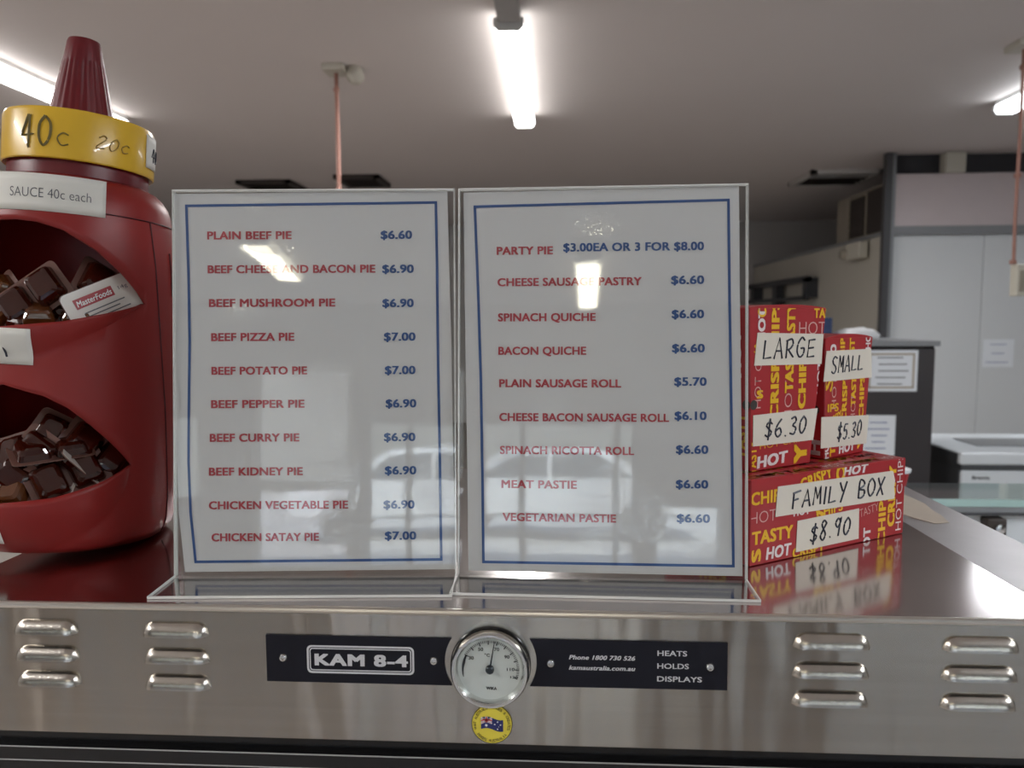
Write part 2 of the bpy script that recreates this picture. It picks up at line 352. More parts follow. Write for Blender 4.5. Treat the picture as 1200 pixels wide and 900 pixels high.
# security mesh door, beside the green sign strip
bm = bmesh.new()
for a in [(-1.95, -1.89, 0, 2.15), (-1.11, -1.05, 0, 2.15), (-1.89, -1.11, 0, .1), (-1.89, -1.11, 2.08, 2.15), (-1.89, -1.11, 1.0, 1.08)]: box(bm, a[0], a[1], YF-.1, YF-.05, a[2], a[3])
d = struct(finish('door_1', bm, M['battengrey']))
bm = bmesh.new()
for k in range(-12, 14):
    x = -1.89+k*.078
    for s in (1, -1):
        pts = []
        xa, xb = x, x+s*1.0
        lo, hi = -1.89, -1.11
        t0, t1 = 0, 1
        for (e, side) in ((lo, 0), (hi, 1)): pass
        ts = sorted([(lo-xa)/(xb-xa), (hi-xa)/(xb-xa)]); t0 = max(0, ts[0]); t1 = min(1, ts[1])
        if t1 > t0+.01: tube(bm, [(xa+(xb-xa)*t0, YF-.075, .1+t0*.9), (xa+(xb-xa)*t1, YF-.075, .1+t1*.9)], .006, 4)
mesh = finish('security_mesh', bm, M['battengrey'], d); mesh['kind'] = 'stuff'
# ---- the street outside
struct(finish('ground', BX(-30, 30, -40, -5.95, -.2, -.05), M['asphalt']))
bm = bmesh.new(); box(bm, -7, 8, -7.6, -5.95, 2.75, 2.9)
struct(finish('trim_1', bm, M['wall_dark']))                      # awning over the footpath
bm = bmesh.new(); box(bm, -18, 18, -30, -24, -.05, 6.5)  # dark block added to hide bright sky from the mirrored view
for i in range(9): box(bm, -16+i*3.7, -14+i*3.7, -24.05, -23.9, 1, 3)
tag(finish('added_building', bm, M['facade']), 'dark building added across the street to keep bright sky out of reflections', 'building')
# parked car
car = thing('car', 'white parked car seen mirrored in the right menu sheet', 'car', (-.5, -11.5, -.05))
prof = [(-2.2, .35), (-2.25, .75), (-1.3, .95), (-.75, 1.42), (.75, 1.45), (1.5, 1.0), (2.2, .9), (2.25, .4)]
bm = bmesh.new(); prism(bm, prof, -.85, .85); bmesh.ops.bevel(bm, geom=bm.edges[:], offset=.06, segments=2, affect='EDGES')
finish('body', bm, M['carpaint'], car, 40)
bm = bmesh.new()
for s in (.835, -.865):
    for P in ([(-1.15, .98), (-.7, 1.34), (-.05, 1.36), (-.05, .98)], [(.02, .98), (.02, 1.36), (.68, 1.36), (1.25, 1.0)]):
        bm = bmesh.new(); prism(bm, P, s, s+.03); finish('side_window', bm, M['carglass'], car)
for x in (-1.4, 1.4):
    for y in (-.78, .78):
        bm = bmesh.new(); lathe(bm, [(.2, -.1), (.33, -.1), (.35, -.05), (.35, .05), (.33, .1), (.2, .1)], 24, Matrix.Translation((x, y, .35)) @ Matrix.Rotation(PI/2, 4, 'X'))
        wh = finish('wheel', bm, M['tyre'], car, True)
        bm = bmesh.new(); lathe(bm, [(.0, -.09), (.2, -.09), (.2, .09), (0, .09)], 16, Matrix.Translation((x, y, .35)) @ Matrix.Rotation(PI/2, 4, 'X')); finish('hubcap', bm, M['silver'], wh, True)

# ---- fluorescent battens
def batten(x, y0, y1, label, m, wdt=.12, group='ceiling battens', base='batten', power=1.0):
    t = thing('fluorescent_light', label, 'light', (x, (y0+y1)/2, CE), group=group); L = (y1-y0)/2
    finish('housing', BX(-wdt*.42, wdt*.42, -L, L, -.035, 0, bev=.004), M[base], t)
    bm = bmesh.new(); prof = [(-wdt/2, -.032), (-wdt/2, -.06), (-wdt*.36, -.078), (wdt*.36, -.078), (wdt/2, -.06), (wdt/2, -.032)]
    prism(bm, prof, -L+.02, L-.02); finish('diffuser', bm, m, t)
    for s in (-1, 1):
        bm = bmesh.new(); prism(bm, [(p[0]*1.03, p[1]*1.02) for p in prof], s*L-.012, s*L+.012); finish('end_cap', bm, M['batten'], t)
    al = bpy.data.lights.new('lamp_light', 'AREA'); al.shape = 'RECTANGLE'; al.size = wdt*.8; al.size_y = 2*L-.06; al.energy = TUBE_W*L*1.2*power
    al.color = tuple(m.node_tree.nodes['Principled BSDF'].inputs['Emission Color'].default_value)[:3]
    lo = bpy.data.objects.new('lamp_light', al); C.objects.link(lo); lo.parent = t; lo.location = (0, 0, -.0785)
    return t
batten(-.195, 3.22, 4.86, 'bright batten light with grey trunking above the gap between the menus', M['lamp'])
batten(-2.70, 2.3, 4.70, 'bright batten light behind the red nozzle at upper left', M['lamp'])
batten(2.62, 3.5, 4.75, 'cool white batten light cut by the right edge of the frame', M['lampcool'], power=.45)
batten(-1.36, -4.55, -3.5, 'batten light mirrored in the left menu sheet', M['lampwarm'], .2, power=.3)
batten(.05, -5.6, -3.95, 'batten light mirrored in the right menu sheet', M['lampwarm'], .2, power=.3)
batten(-2.7, -1.6, .4, 'unseen batten light added overhead left of the photographer for extra brightness', M['lamp'], power=1.7)  # out of view, added to lift the room and foreground light
batten(2.62, -1.6, .4, 'unseen batten light added overhead right of the photographer for extra brightness', M['lampcool'], power=1.5)  # second unseen fill batten, added for brightness on the right
finish_tr = finish('light_trunking', BX(-.236, -.146, 1.9, 3.19, CE-.06, CE, bev=.004), M['battengrey'])
tag(finish_tr, 'grey metal trunking running toward the near end of the central batten', 'trunking')

# ---- pendant outlets on copper pipes
def pendant(x, y, zend, label, ball=True):
    t = thing('pendant_outlet', label, 'outlet', (x, y, CE), group='copper pipe pendants')
    finish('ceiling_plate', BX(-.055, .055, -.07, .07, -.03, 0, bev=.006), M['cream'], t)
    bm = bmesh.new(); tube(bm, [(0, 0, -.03), (.002, 0, -.35), (0, 0, -.8), (.003, 0, zend-CE)], .0105 if ball else .008, 10); p = finish('copper_pipe', bm, M['copper'], t, True)
    for z in (-.11, -.6, -1.0):
        bm = bmesh.new(); lathe(bm, [(.014, z-.01), (.016, z), (.014, z+.01)], 12); finish('pipe_clip', bm, M['copper'], p)
    if ball:
        bm = bmesh.new(); lathe(bm, [(.001, -.085), (.025, -.08), (.042, -.06), (.045, -.04), (.035, -.015), (.03, 0)], 20, Matrix.Translation((.095, .01, 0))); finish('detector', bm, M['cream'], t, True)
    bm = BX(-.045, .045, -.03, .03, zend-CE-.15, zend-CE, bev=.006); bx_ = 0 if ball else .05
    bm = BX(-.045+bx_, .045+bx_, -.03, .03, zend-CE-.15, zend-CE, bev=.006); b = finish('outlet_box', bm, M['cream'], t)
    finish('socket_face', BX(-.035+bx_, .035+bx_, -.036, -.03, zend-CE-.13, zend-CE-.03, bev=.002), M['accream'], b)
pendant(-1.098, 3.87, 1.45, 'copper pipe pendant hanging behind the left menu, beside a round detector')
pendant(2.150, 3.76, 1.69, 'copper pipe pendant ending in a small cream box at the right edge', False)

# ---- ceiling vents
def vent(x, y, w_, l_, label, dark=False, th=0):
    t = thing('ceiling_vent', label, 'vent', (x, y, CE), group=None); bm = bmesh.new()
    a, b = w_/2, l_/2; f = .05
    for q in [(-a, a, -b, -b+f), (-a, a, b-f, b), (-a, -a+f, -b, b), (a-f, a, -b, b)]: box(bm, q[0], q[1], q[2], q[3], -.035, 0)
    finish('frame', bm, M['acdark'] if dark else M['vent'], t)
    finish('duct_opening', BX(-a+f, a-f, -b+f, b-f, -.004, -.001), M['acdark'], t)
    n = 5
    for k in range(n):
        y_ = -b+f+(k+.5)*(2*b-2*f)/n
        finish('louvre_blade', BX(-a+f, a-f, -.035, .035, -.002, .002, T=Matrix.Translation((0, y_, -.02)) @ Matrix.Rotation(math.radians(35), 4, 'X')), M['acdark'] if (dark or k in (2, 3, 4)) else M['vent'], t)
vent(2.50, 7.15, .62, .66, 'square ceiling vent with open louvres left of the cool room')
vent(-2.65, 7.15, .5, .55, 'dark ceiling vent just above the top edge of the left menu', True)
vent(-1.75, 6.95, .4, .5, 'dark ceiling vent beside the copper pipe behind the left menu', True)

# ---- cool room
XS, YC = 2.62, 6.2
cr = thing('cool_room', 'walk-in cool room with grey-white front panels and cream side wall', 'cool room', (XS, YC, 0))
finish('side_wall', BX(0, .08, .05, 4.15, 0, 2.09), M['creampanel'], cr)
finish('side_cap_trim', BX(-.02, .1, .05, 4.15, 2.09, 2.115), M['trimgrey'], cr)['label'] = 'grey capping strip along the side wall'
for x0, x1 in [(0, .70), (.705, 1.6), (1.605, 2.6)]:
    finish('front_panel', BX(x0, x1, 0, .05, 0, 2.08, bev=.003), M['coolfront'], cr)
finish('upper_panel', BX(-.02, 3.4, -.03, .05, 2.13, 2.54, bev=.004), M['cooltop'], cr)
finish('joint_trim', BX(-.01, 3.4, -.045, -.0, 2.075, 2.14, bev=.004), M['trimgrey'], cr)
finish('corner_post', BX(-.085, -.035, -.06, .0, 1.0, CE-.005), M['post'], cr)
finish('corner_flashing', BX(-.035, -.005, -.05, .0, 0, CE-.005), M['trimgrey'], cr)
struct(finish('wall_bulkhead', BX(XS+.0, 7, YC+.06, YC+.11, 2.56, CE), M['dark']))
o = finish('cable_box', BX(2.98, 3.13, YC-.06, YC+.05, 2.5405, 2.695, bev=.005), M['cream']); tag(o, 'small cream box on top of the cool room front', 'box')
# condenser unit above the side wall
ac = thing('condenser_unit', 'boxy cream and dark cooling unit above the cream side wall', 'cooling unit', (2.68, 6.9, 2.116))
finish('casing', BX(.0, .7, -.62, .62, 0, .42, bev=.01), M['accream'], ac)
finish('side_grille', BX(-.012, .0, .0, .30, .03, .37), M['acdark'], ac)['label'] = 'dark recessed grille'
finish('cover_panel', BX(-.015, 0, -.60, -.08, .03, .39), M['acdark'], ac)['label'] = 'dark brown cover panel'
finish('access_panel', BX(-.018, 0, .34, .61, .01, .41, bev=.003), M['accream'], ac)
for k in range(5): finish('grille_bar', BX(-.02, -.01, .0, .30, .07+k*.06, .078+k*.06), M['acdark'], ac)
sc_ = thing('security_light', 'small cream sensor light near the top of the side wall', 'light', (XS, 6.75, 2.0))
finish('housing', BX(-.10, -.025, -.16, .13, -.07, .07, bev=.01), M['cream'], sc_)
bm = bmesh.new(); lathe(bm, [(.0, -.05), (.035, -.045), (.045, 0), (.03, .02)], 20, Matrix.Translation((-.10, .14, -.02)) @ Matrix.Rotation(PI/2, 4, 'Y')); finish('sensor_eye', bm, M['accream'], sc_, True)
wb = thing('rail_bracket', 'dark metal rail and bracket fixed on the cream side wall', 'bracket', (XS, 8.8, 1.75))
bm = bmesh.new(); box(bm, -.12, -.06, -.95, 1.45, .04, .10); finish('rail', bm, M['bracket'], wb)
finish('lower_rail', BX(-.12, -.07, -.9, 1.4, -.14, -.1), M['bracket'], wb)
finish('mount_arm', BX(-.12, 0, -.95, -.83, -.12, .08), M['bracket'], wb)
finish('mount_arm', BX(-.12, 0, 1.1, 1.25, -.12, .08), M['bracket'], wb)
finish('drop_pipe', BX(-.11, -.03, .12, .30, -.75, .06), M['bracket'], wb)
def note(name, x0, x1, z0, z1, y, label, cat, lines=5, m2='blueink', border=False):
    t = thing(name, label, cat, ((x0+x1)/2, y, z0)); w_ = (x1-x0)/2; h = z1-z0
    s = finish('sheet', BX(-w_, w_, -.002, 0, 0, h), M['paper'], t)
    bm = bmesh.new(); rnd = random.Random(name+label)
    for k in range(lines):
        z = h*(.82-k*.64/max(1, lines-1)); L = w_*rnd.uniform(.35, .75); c = rnd.uniform(-.1, .1)*w_
        box(bm, c-L, c+L, -.003, -.002, z-h*.012, z+h*.012)
    q = finish('printed_line', bm, M[m2], t); q['kind'] = 'stuff'
    if border:
        bm = bmesh.new(); e = .012
        for a in [(-w_+e, w_-e, e, e+.008), (-w_+e, w_-e, h-e-.008, h-e), (-w_+e, -w_+e+.008, e, h-e), (w_-e-.008, w_-e, e, h-e)]: box(bm, a[0], a[1], -.003, -.002, a[2], a[3])
        finish('printed_border', bm, M['tape'], t)
note('notice_sheet', 3.35, 3.585, 1.04, 1.26, YC-.003, 'small pale notice taped on the cool room front panel', 'notice', 3)

# ---- dark cabinet, certificate, notes, things on it
cab = thing('storage_cabinet', 'tall dark brown cabinet standing left of the chest freezer', 'cabinet', (1.0, 3.12, 0))
finish('carcass', BX(-.35, .51, .02, .45, 0, 1.33), M['cabinet'], cab)
finish('top_board', BX(-.36, .52, -.01, .46, 1.33, 1.352, bev=.003), M['trimgrey'], cab)
finish('door_panel', BX(-.345, .075, 0, .02, .05, 1.32, bev=.003), M['cabinet'], cab)
finish('door_panel', BX(.08, .505, 0, .02, .05, 1.32, bev=.003), M['cabinet'], cab)
note('certificate', 1.235, 1.437, 1.15, 1.315, 3.118, 'framed certificate taped to the dark cabinet above a note', 'certificate', 5, 'greyink', True)
note('handwritten_note', 1.22, 1.36, .89, 1.054, 3.118, 'white note with blue writing low on the dark cabinet', 'note', 5)
o = finish('blue_carton', BX(1.02, 1.13, 3.2, 3.32, 1.353, 1.445, bev=.004), M['blue']); tag(o, 'dark blue carton on the cabinet behind the large box', 'carton')
bm = bmesh.new(); bmesh.ops.create_icosphere(bm, subdivisions=3, radius=1)
for v in bm.verts:
    k = 1+.12*math.sin(7*v.co.x+3*v.co.y)+.08*math.sin(11*v.co.y+2); v.co = Vector((v.co.x*.085*k, v.co.y*.09*k, max(-.018, v.co.z*.03*k)))
o = finish('plastic_bag', bm, M['bag'], None, 60); o.location = (1.235, 3.22, 1.372); tag(o, 'crumpled white plastic bag lying on the dark cabinet', 'bag')

# ---- chest freezer
fz = thing('chest_freezer', 'white chest freezer with dark sealed side, right of the cabinet', 'freezer', (1.62, 3.12, 0))
finish('body', BX(.012, 1.3, .012, .50, .04, .83, bev=.008), M['freezer'], fz)
finish('side_panel', BX(.006, .014, .02, .49, .05, .83), M['freezerside'], fz)['label'] = 'dark side panel'
finish('gasket', BX(.01, 1.3, .01, .50, .83, .852), M['freezerside'], fz)
lid = finish('lid', BX(0, 1.32, 0, .52, .852, .902, bev=.01), M['freezer'], fz)
finish('lid_side_trim', BX(-.003, .0, .02, .5, .856, .896), M['freezerside'], fz)
finish('lid_recess', BX(.15, 1.2, .16, .36, .902, .906, bev=.002), M['trimgrey'], lid)
bm = bmesh.new(); text(bm, 'Bromic', .055, .125, .80, .016, y=.0105, bold=.03); finish('badge_lettering', bm, M['greyink'], fz)
for x in (.06, 1.24):
    for y in (.06, .44): finish('foot', BX(x-.02, x+.02, y-.02, y+.02, 0, .04), M['dark'], fz)

# ---- glass display counter beyond the warmer
dc = thing('display_counter', 'glass topped display counter in front of the chest freezer', 'counter', (.98, 1.5, 0))
finish('base', BX(-.40, .8, .06, .6, 0, .62), M['freezer'], dc)
finish('glass_top', BX(-.42, .85, -.02, .12, 1.092, 1.104), M['greenglass'], dc)
finish('glass_edge', BX(-.42, .85, -.026, -.02, 1.09, 1.104), M['glassedge'], dc)['label'] = 'bright green glass edge'
finish('front_fascia', BX(-.41, .84, -.024, -.018, 1.079, 1.09), M['trimgrey'], dc)
finish('lower_rail', BX(-.42, .85, -.03, -.01, 1.074, 1.079), M['post'], dc)
finish('sliding_door', BX(-.40, .20, -.012, .0, .62, 1.073, bev=.002), M['freezer'], dc)
finish('sliding_door', BX(.12, .8, .01, .02, .62, 1.073, bev=.002), M['freezer'], dc)
lk = finish('lock', BX(-.166, -.130, -.04, -.012, 1.036, 1.070, bev=.003), M['acdark'], dc)
bm = bmesh.new(); lathe(bm, [(0, -.006), (.009, -.005), (.009, .005)], 16, Matrix.Translation((-.146, -.043, 1.052)) @ Matrix.Rotation(-PI/2, 4, 'X')); finish('lock_barrel', bm, M['chrome'], lk)
finish('shelf_board', BX(-.24, .8, .03, .58, .80, .81), M['trimgrey'], dc)
tb = thing('sauce_tub', 'small red and white tub just behind the family box', 'tub', (.442, .96, 1.10))

# ================================================================== PIE WARMER
YP, ZT = .5172, 1.25
XL, XR, YB = -.468, .419, 1.02
pw = thing('pie_warmer', 'stainless steel pie warmer with vented front panel and dial', 'pie warmer', (0, YP, 0))
def uvx(o):
    me = o.data; uv = me.uv_layers.new(name='uv')
    for l in me.loops: c = me.vertices[l.vertex_index].co; uv.data[l.index].uv = (c.x, c.z+c.y)
YO = YP
o = finish('front_panel', BX(XL, XR, 0, .004, 1.1512, 1.2465, bev=.0006), M['steel'], pw); uvx(o)
# top: main sheet, worn strip bent slightly along the right edge
finish('top_panel', BX(XL, .345, .002, YB-YO, ZT-.004, ZT), M['steeltop'], pw)
bm = bmesh.new(); prism(bm, [(.345, ZT-.004), (XR, ZT-.0045), (XR, ZT-.0005), (.345, ZT)], .002, YB-YO)
finish('edge_strip', bm, M['steelstrip'], pw)['label'] = 'paler worn strip along the right edge'
bm = bmesh.new(); tube(bm, [(XL, .0012, ZT-.0026), (XR, .0012, ZT-.0026)], .0026, 10); finish('front_lip', bm, M['edge'], pw, True)
for x in (XL, XR-.004): finish('side_panel', BX(x, x+.004, .004, YB-YO, .92, ZT-.006), M['steel'], pw)
finish('back_panel', BX(XL+.004, XR-.004, YB-YO-.004, YB-YO, .92, ZT-.006), M['steel'], pw)
finish('header_channel', BX(XL, XR, .010, .03, 1.136, 1.1512), M['blackdoor'], pw)
for z, nm in ((1.1375, 'door_rail'), (1.1270, 'door_rail')):
    bm = BX(XL, XR, .004, .03, z-.0105, z-.001); finish(nm, bm, M['blackdoor'], pw)
    bm = bmesh.new(); tube(bm, [(XL, .004, z-.0005), (XR, .004, z-.0005)], .0005, 6); finish('rail_bead', bm, M['battengrey'], pw)
finish('door_glass', BX(XL+.01, XR-.01, .012, .016, .95, 1.117), M['blackdoor'], pw)
finish('base', BX(XL, XR, .0, YB-YO, .90, .95), M['steel'], pw)
# pressed louvres
def louvre(x0, x1, zc, h=.0098, dep=.0062):
    b = bmesh.new(); nx, nz = 20, 8; z0, z1 = zc-h/2, zc+h/2; rr = h*.95; g = []
    for i in range(nx+1):
        row = []; u = i/nx
        for j in range(nz+1):
            q = j/nz*PI/2                                   # q=0 bottom lip (full depth) .. PI/2 top (flush)
            # ends rounded like a quarter dome
            x = x0+(x1-x0)*(.5-.5*math.cos(PI*u)) if False else x0+(x1-x0)*u
            e = min(x-x0, x1-x)/rr; k = 1 if e >= 1 else math.sqrt(max(0, 1-(1-e)**2))
            row.append(b.verts.new((x, -dep*k*math.cos(q), z0+h*k*math.sin(q))))
        g.append(row)
    for i in range(nx):
        for j in range(nz): b.faces.new((g[i][j], g[i+1][j], g[i+1][j+1], g[i][j+1]))
    bmesh.ops.recalc_face_normals(b, faces=b.faces[:])
    r = finish('louvre', b, M['louvsteel'], pw, 50)
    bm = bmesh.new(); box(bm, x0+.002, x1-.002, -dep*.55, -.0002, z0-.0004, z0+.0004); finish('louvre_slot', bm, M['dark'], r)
for (x0, x1), zz in [((-.3950, -.3468), (1.2322, 1.2127, 1.1935)), ((-.2985, -.2490), (1.2322, 1.2127, 1.1930)),
                     ((.1624, .2150), (1.2330, 1.2125, 1.1922)), ((.2622, .3132), (1.2328, 1.2125, 1.1922))]:
    for z in zz: louvre(x0, x1, z)
# name plate and information plate with concave ends around the dial
GX, GZ, GR = -.0461, 1.2100, .0277
def arc(cx, cz, r, a0, a1, n=14): return [(cx+r*math.cos(math.radians(a0+(a1-a0)*i/n)), cz+r*math.sin(math.radians(a0+(a1-a0)*i/n))) for i in range(n+1)]
a_ = math.degrees(math.asin(.0173/.0325))
bm = bmesh.new(); prism(bm, [(-.2074, 1.2293), (-.2074, 1.1948)]+arc(GX, GZ+.002, .0325, 180+a_, 180-a_), -.0012, .0)
np_ = finish('name_plate', bm, M['black'], pw)
bm = bmesh.new(); prism(bm, [(.1186, 1.1958), (.1184, 1.2297)]+arc(GX, GZ+.0027, .0325, a_, -a_), -.0012, .0)
ip = finish('information_plate', bm, M['black'], pw)
bm = bmesh.new(); text(bm, 'KAM 8-4', -.1722, -.1048, 1.2121, .0092, y=-.0015, bold=.045, space=1.05)
finish('name_lettering', bm, M['silver'], np_)
def rrect(x0, x1, z0, z1, r, n=6):
    P = []
    for cx, cz, a in ((x1-r, z1-r, 0), (x0+r, z1-r, 90), (x0+r, z0+r, 180), (x1-r, z0+r, 270)): P += arc(cx, cz, r, a, a+90, n)
    return P
def ringshape(bm, P, Q, y):
    n = len(P); a = [bm.verts.new((p[0], y, p[1])) for p in P]; b = [bm.verts.new((p[0], y, p[1])) for p in Q]
    for i in range(n): bm.faces.new((a[i], a[(i+1) % n], b[(i+1) % n], b[i]))
bm = bmesh.new(); ringshape(bm, rrect(-.1777, -.1004, 1.2018, 1.2224, .0035), rrect(-.1763, -.1018, 1.2032, 1.2210, .0026), -.0015)
ringshape(bm, rrect(-.1757, -.1024, 1.2038, 1.2204, .0022), rrect(-.1749, -.1032, 1.2046, 1.2196, .0016), -.0015)
finish('printed_frame', bm, M['silver'], np_)
bm = bmesh.new(); text(bm, 'Phone 1800 730 526', .0090, .0550, 1.2176, .0034, y=-.0015, bold=.03, shear=.25); text(bm, 'kamaustralia.com.au', .0090, .0552, 1.2101, .0034, y=-.0015, bold=.03, shear=.25)
finish('contact_lettering', bm, M['silver'], ip)
bm = bmesh.new()
for s, x1, z in (('HEATS', .0907, 1.2218), ('HOLDS', .0920, 1.2126), ('DISPLAYS', .1011, 1.2033)): text(bm, s, .0703, x1, z, .0040, y=-.0015, bold=.02)
finish('function_lettering', bm, M['silver'], ip)
for x, z, p in ((-.1949, 1.2128, np_), (-.0863, 1.2127, np_), (-.0038, 1.2128, ip), (.1065, 1.2125, ip)):
    bm = bmesh.new(); lathe(bm, [(.0031, 0), (.0030, .0010), (.0022, .0020), (.0014, .0021), (.0012, .0008), (0, .0008)], 20, Matrix.Translation((x, -.0012, z)) @ Matrix.Rotation(PI/2, 4, 'X'))
    rv = finish('rivet', bm, M['chrome'], p, True)
# dial thermometer
T = Matrix.Translation((GX, 0, GZ)) @ Matrix.Rotation(PI/2, 4, 'X')
bm = bmesh.new(); lathe(bm, [(.0285, 0), (.0285, .0015), (.0280, .002), (.0280, .0035)], 64, T, cap=False); th = finish('thermometer', bm, M['blackdoor'], pw, True); th['label'] = 'round dial thermometer with chrome rim'
bm = bmesh.new(); lathe(bm, [(.0272, .001), (.0273, .0095), (.0262, .0112), (.0246, .0112), (.0228, .0085), (.0222, .0060)], 64, T, cap=False); finish('rim', bm, M['chrome'], th, 40)
bm = bmesh.new(); disc(bm, GX, GZ, -.0062, .0226, 56); finish('dial_face', bm, M['dial'], th)
bm = bmesh.new(); FY = -.0064
def radial(bm, ang, ra, rb, wd, y=FY):
    a = math.radians(ang); d = Vector((math.cos(a), 0, math.sin(a))); n_ = Vector((-d.z, 0, d.x))*wd/2; c = Vector((GX, y, GZ))
    bm.faces.new([bm.verts.new(c+d*ra-n_), bm.verts.new(c+d*rb-n_), bm.verts.new(c+d*rb+n_), bm.verts.new(c+d*ra+n_)])
for k in range(46):
    a = 150-k*170/45; radial(bm, a, .0187 if k % 5 else .0175, .0205, .00045 if k % 5 else .0008)
tk = finish('scale_marks', bm, M['ink'], th); tk['kind'] = 'stuff'
bm = bmesh.new()
for k in range(24):
    a = 150+k*2; b_ = 150+(k+1)*2; wd = .0002+.0016*(1-abs(k-8)/16 if k < 8 else 1-(k-8)/16)
    P = arc(GX, GZ, .0195-wd, a, b_, 1)+arc(GX, GZ, .0197, b_, a, 1); bm.faces.new([bm.verts.new((p[0], FY, p[1])) for p in P])
finish('scale_band', bm, M['ink'], th)
bm = bmesh.new()
for s, x, z, h in (('30', -.0592, 1.2178, .0026), ('50', -.0525, 1.2242, .0026), ('70', -.0413, 1.2243, .0026), ('90', -.0342, 1.2190, .0026), ('110', -.0316, 1.2100, .0024), ('120', -.0292, 1.2044, .0018), ('°C', -.0480, 1.2200, .0024)):
    text(bm, s, x-.0009*len(s), x+.0009*len(s), z, h, y=FY, bold=.02)
text(bm, 'WIKA', -.0488, -.0414, 1.1960, .0024, y=FY, bold=.03)
finish('dial_numerals', bm, M['ink'], th)
bm = bmesh.new(); a = math.radians(80.5); d = Vector((math.cos(a), 0, math.sin(a))); n_ = Vector((-d.z, 0, d.x)); c = Vector((GX, -.0074, GZ))
bm.faces.new([bm.verts.new(c-d*.002-n_*.0007), bm.verts.new(c+d*.0205-n_*.0002), bm.verts.new(c+d*.0205+n_*.0002), bm.verts.new(c-d*.002+n_*.0007)])
r_ = bmesh.ops.extrude_face_region(bm, geom=bm.faces[:]); bmesh.ops.translate(bm, verts=[v for v in r_['geom'] if isinstance(v, bmesh.types.BMVert)], vec=(0, .0004, 0))
finish('needle', bm, M['needleblack'], th)
bm = bmesh.new(); lathe(bm, [(.0030, .0064), (.0030, .0085), (.0020, .0095), (0, .0096)], 24, T); finish('needle_hub', bm, M['needleblack'], th, True)
bm = bmesh.new(); lathe(bm, [(.0245, .0098), (.0, .0100)], 48, T, cap=False); finish('dial_glass', bm, M['pane'], th, True)
# round sticker with flag
SX, SZ = -.0455, 1.1666
bm = bmesh.new(); disc(bm, SX, SZ, -.0004, .0146, 48); st = finish('maker_sticker', bm, M['yellowstick'], pw); st['label'] = 'round yellow sticker with a small blue flag'
bm = bmesh.new(); ringshape(bm, arc(SX, SZ, .0146, 0, 360, 48)[:-1], arc(SX, SZ, .0142, 0, 360, 48)[:-1], -.0006); finish('sticker_outline', bm, M['ink'], st)
bm = bmesh.new()
def ringtext(bm, s, r, mid, span, h, out=True):
    n = len(s)
    for i, ch in enumerate(s):
        if ch == ' ': continue
        f = (i-(n-1)/2)/(n-1)*span
        a = mid-f if out else mid+f
        ar = math.radians(a); p = (SX+r*math.cos(ar), SZ+r*math.sin(ar)); w_ = .0008 if ch not in 'I' else .00025
        text(bm, ch, p[0]-w_, p[0]+w_, p[1], h, y=-.0007, bold=.0, rot=(ar-PI/2) if out else (ar+PI/2))
ringtext(bm, 'WHAT AUSTRALIA MAKES & CREATES', .0123, 90, 215, .0021); ringtext(bm, 'MAKES AUSTRALIA', .0123, 270, 100, .0021, False)
finish('sticker_lettering', bm, M['ink'], st)
def wavy(u, v):  # unit flag coordinates to the panel, leaning and waving
    return Vector((SX-.0078+u*.0158, -.0008, SZ-.0046+v*.0085+.0011*math.sin(u*5.5)+.001*(u < 0)+.0008*(1-u)-.0016*(1-v)*(0)+.0000))
def fquad(bm, u0, u1, v0, v1, dy=0, n=10):
    for i in range(n):
        a = u0+(u1-u0)*i/n; b = u0+(u1-u0)*(i+1)/n; q = [wavy(a, v0), wavy(b, v0), wavy(b, v1), wavy(a, v1)]
        for p in q: p.y -= dy
        bm.faces.new([bm.verts.new(p) for p in q])
bm = bmesh.new(); fquad(bm, 0, 1, 0, 1); fl = finish('flag', bm, M['navy'], st)
def fline(bm, P, wd, dy):
    for p, q in zip(P, P[1:]):
        p = wavy(*p); q = wavy(*q); d = (q-p).normalized(); n_ = Vector((-d.z, 0, d.x))*wd/2; v = [p-n_, q-n_, q+n_, p+n_]
        for k in v: k.y -= dy
        bm.faces.new([bm.verts.new(k) for k in v])
bm = bmesh.new(); fline(bm, [(0, .5), (.5, 1)], .0011, .0001); fline(bm, [(0, 1), (.5, .5)], .0011, .0001); fline(bm, [(0, .75), (.25, .75), (.5, .75)], .0018, .0001); fline(bm, [(.25, .5), (.25, 1)], .0018, .0001)
for u, v, r in ((.24, .24, .0013), (.75, .82, .0007), (.75, .2, .0007), (.62, .52, .0007), (.88, .6, .0007), (.80, .42, .0004)):
    c = wavy(u, v); n = 7
    vs = []
    for k in range(2*n):
        rr = r if k % 2 == 0 else r*.5; an = PI/2+k*PI/n; vs.append(bm.verts.new((c.x+rr*math.cos(an), c.y-.0001, c.z+rr*math.sin(an))))
    bm.faces.new(vs)
s5 = finish('flag_white_marks', bm, M['white'], st)
bm = bmesh.new(); fline(bm, [(0, .75), (.25, .75), (.5, .75)], .0009, .0002); fline(bm, [(.25, .5), (.25, 1)], .0009, .0002); fline(bm, [(0, .5), (.5, 1)], .0003, .0002); fline(bm, [(0, 1), (.5, .5)], .0003, .0002)
finish('flag_red_marks', bm, M['flagred'], st)
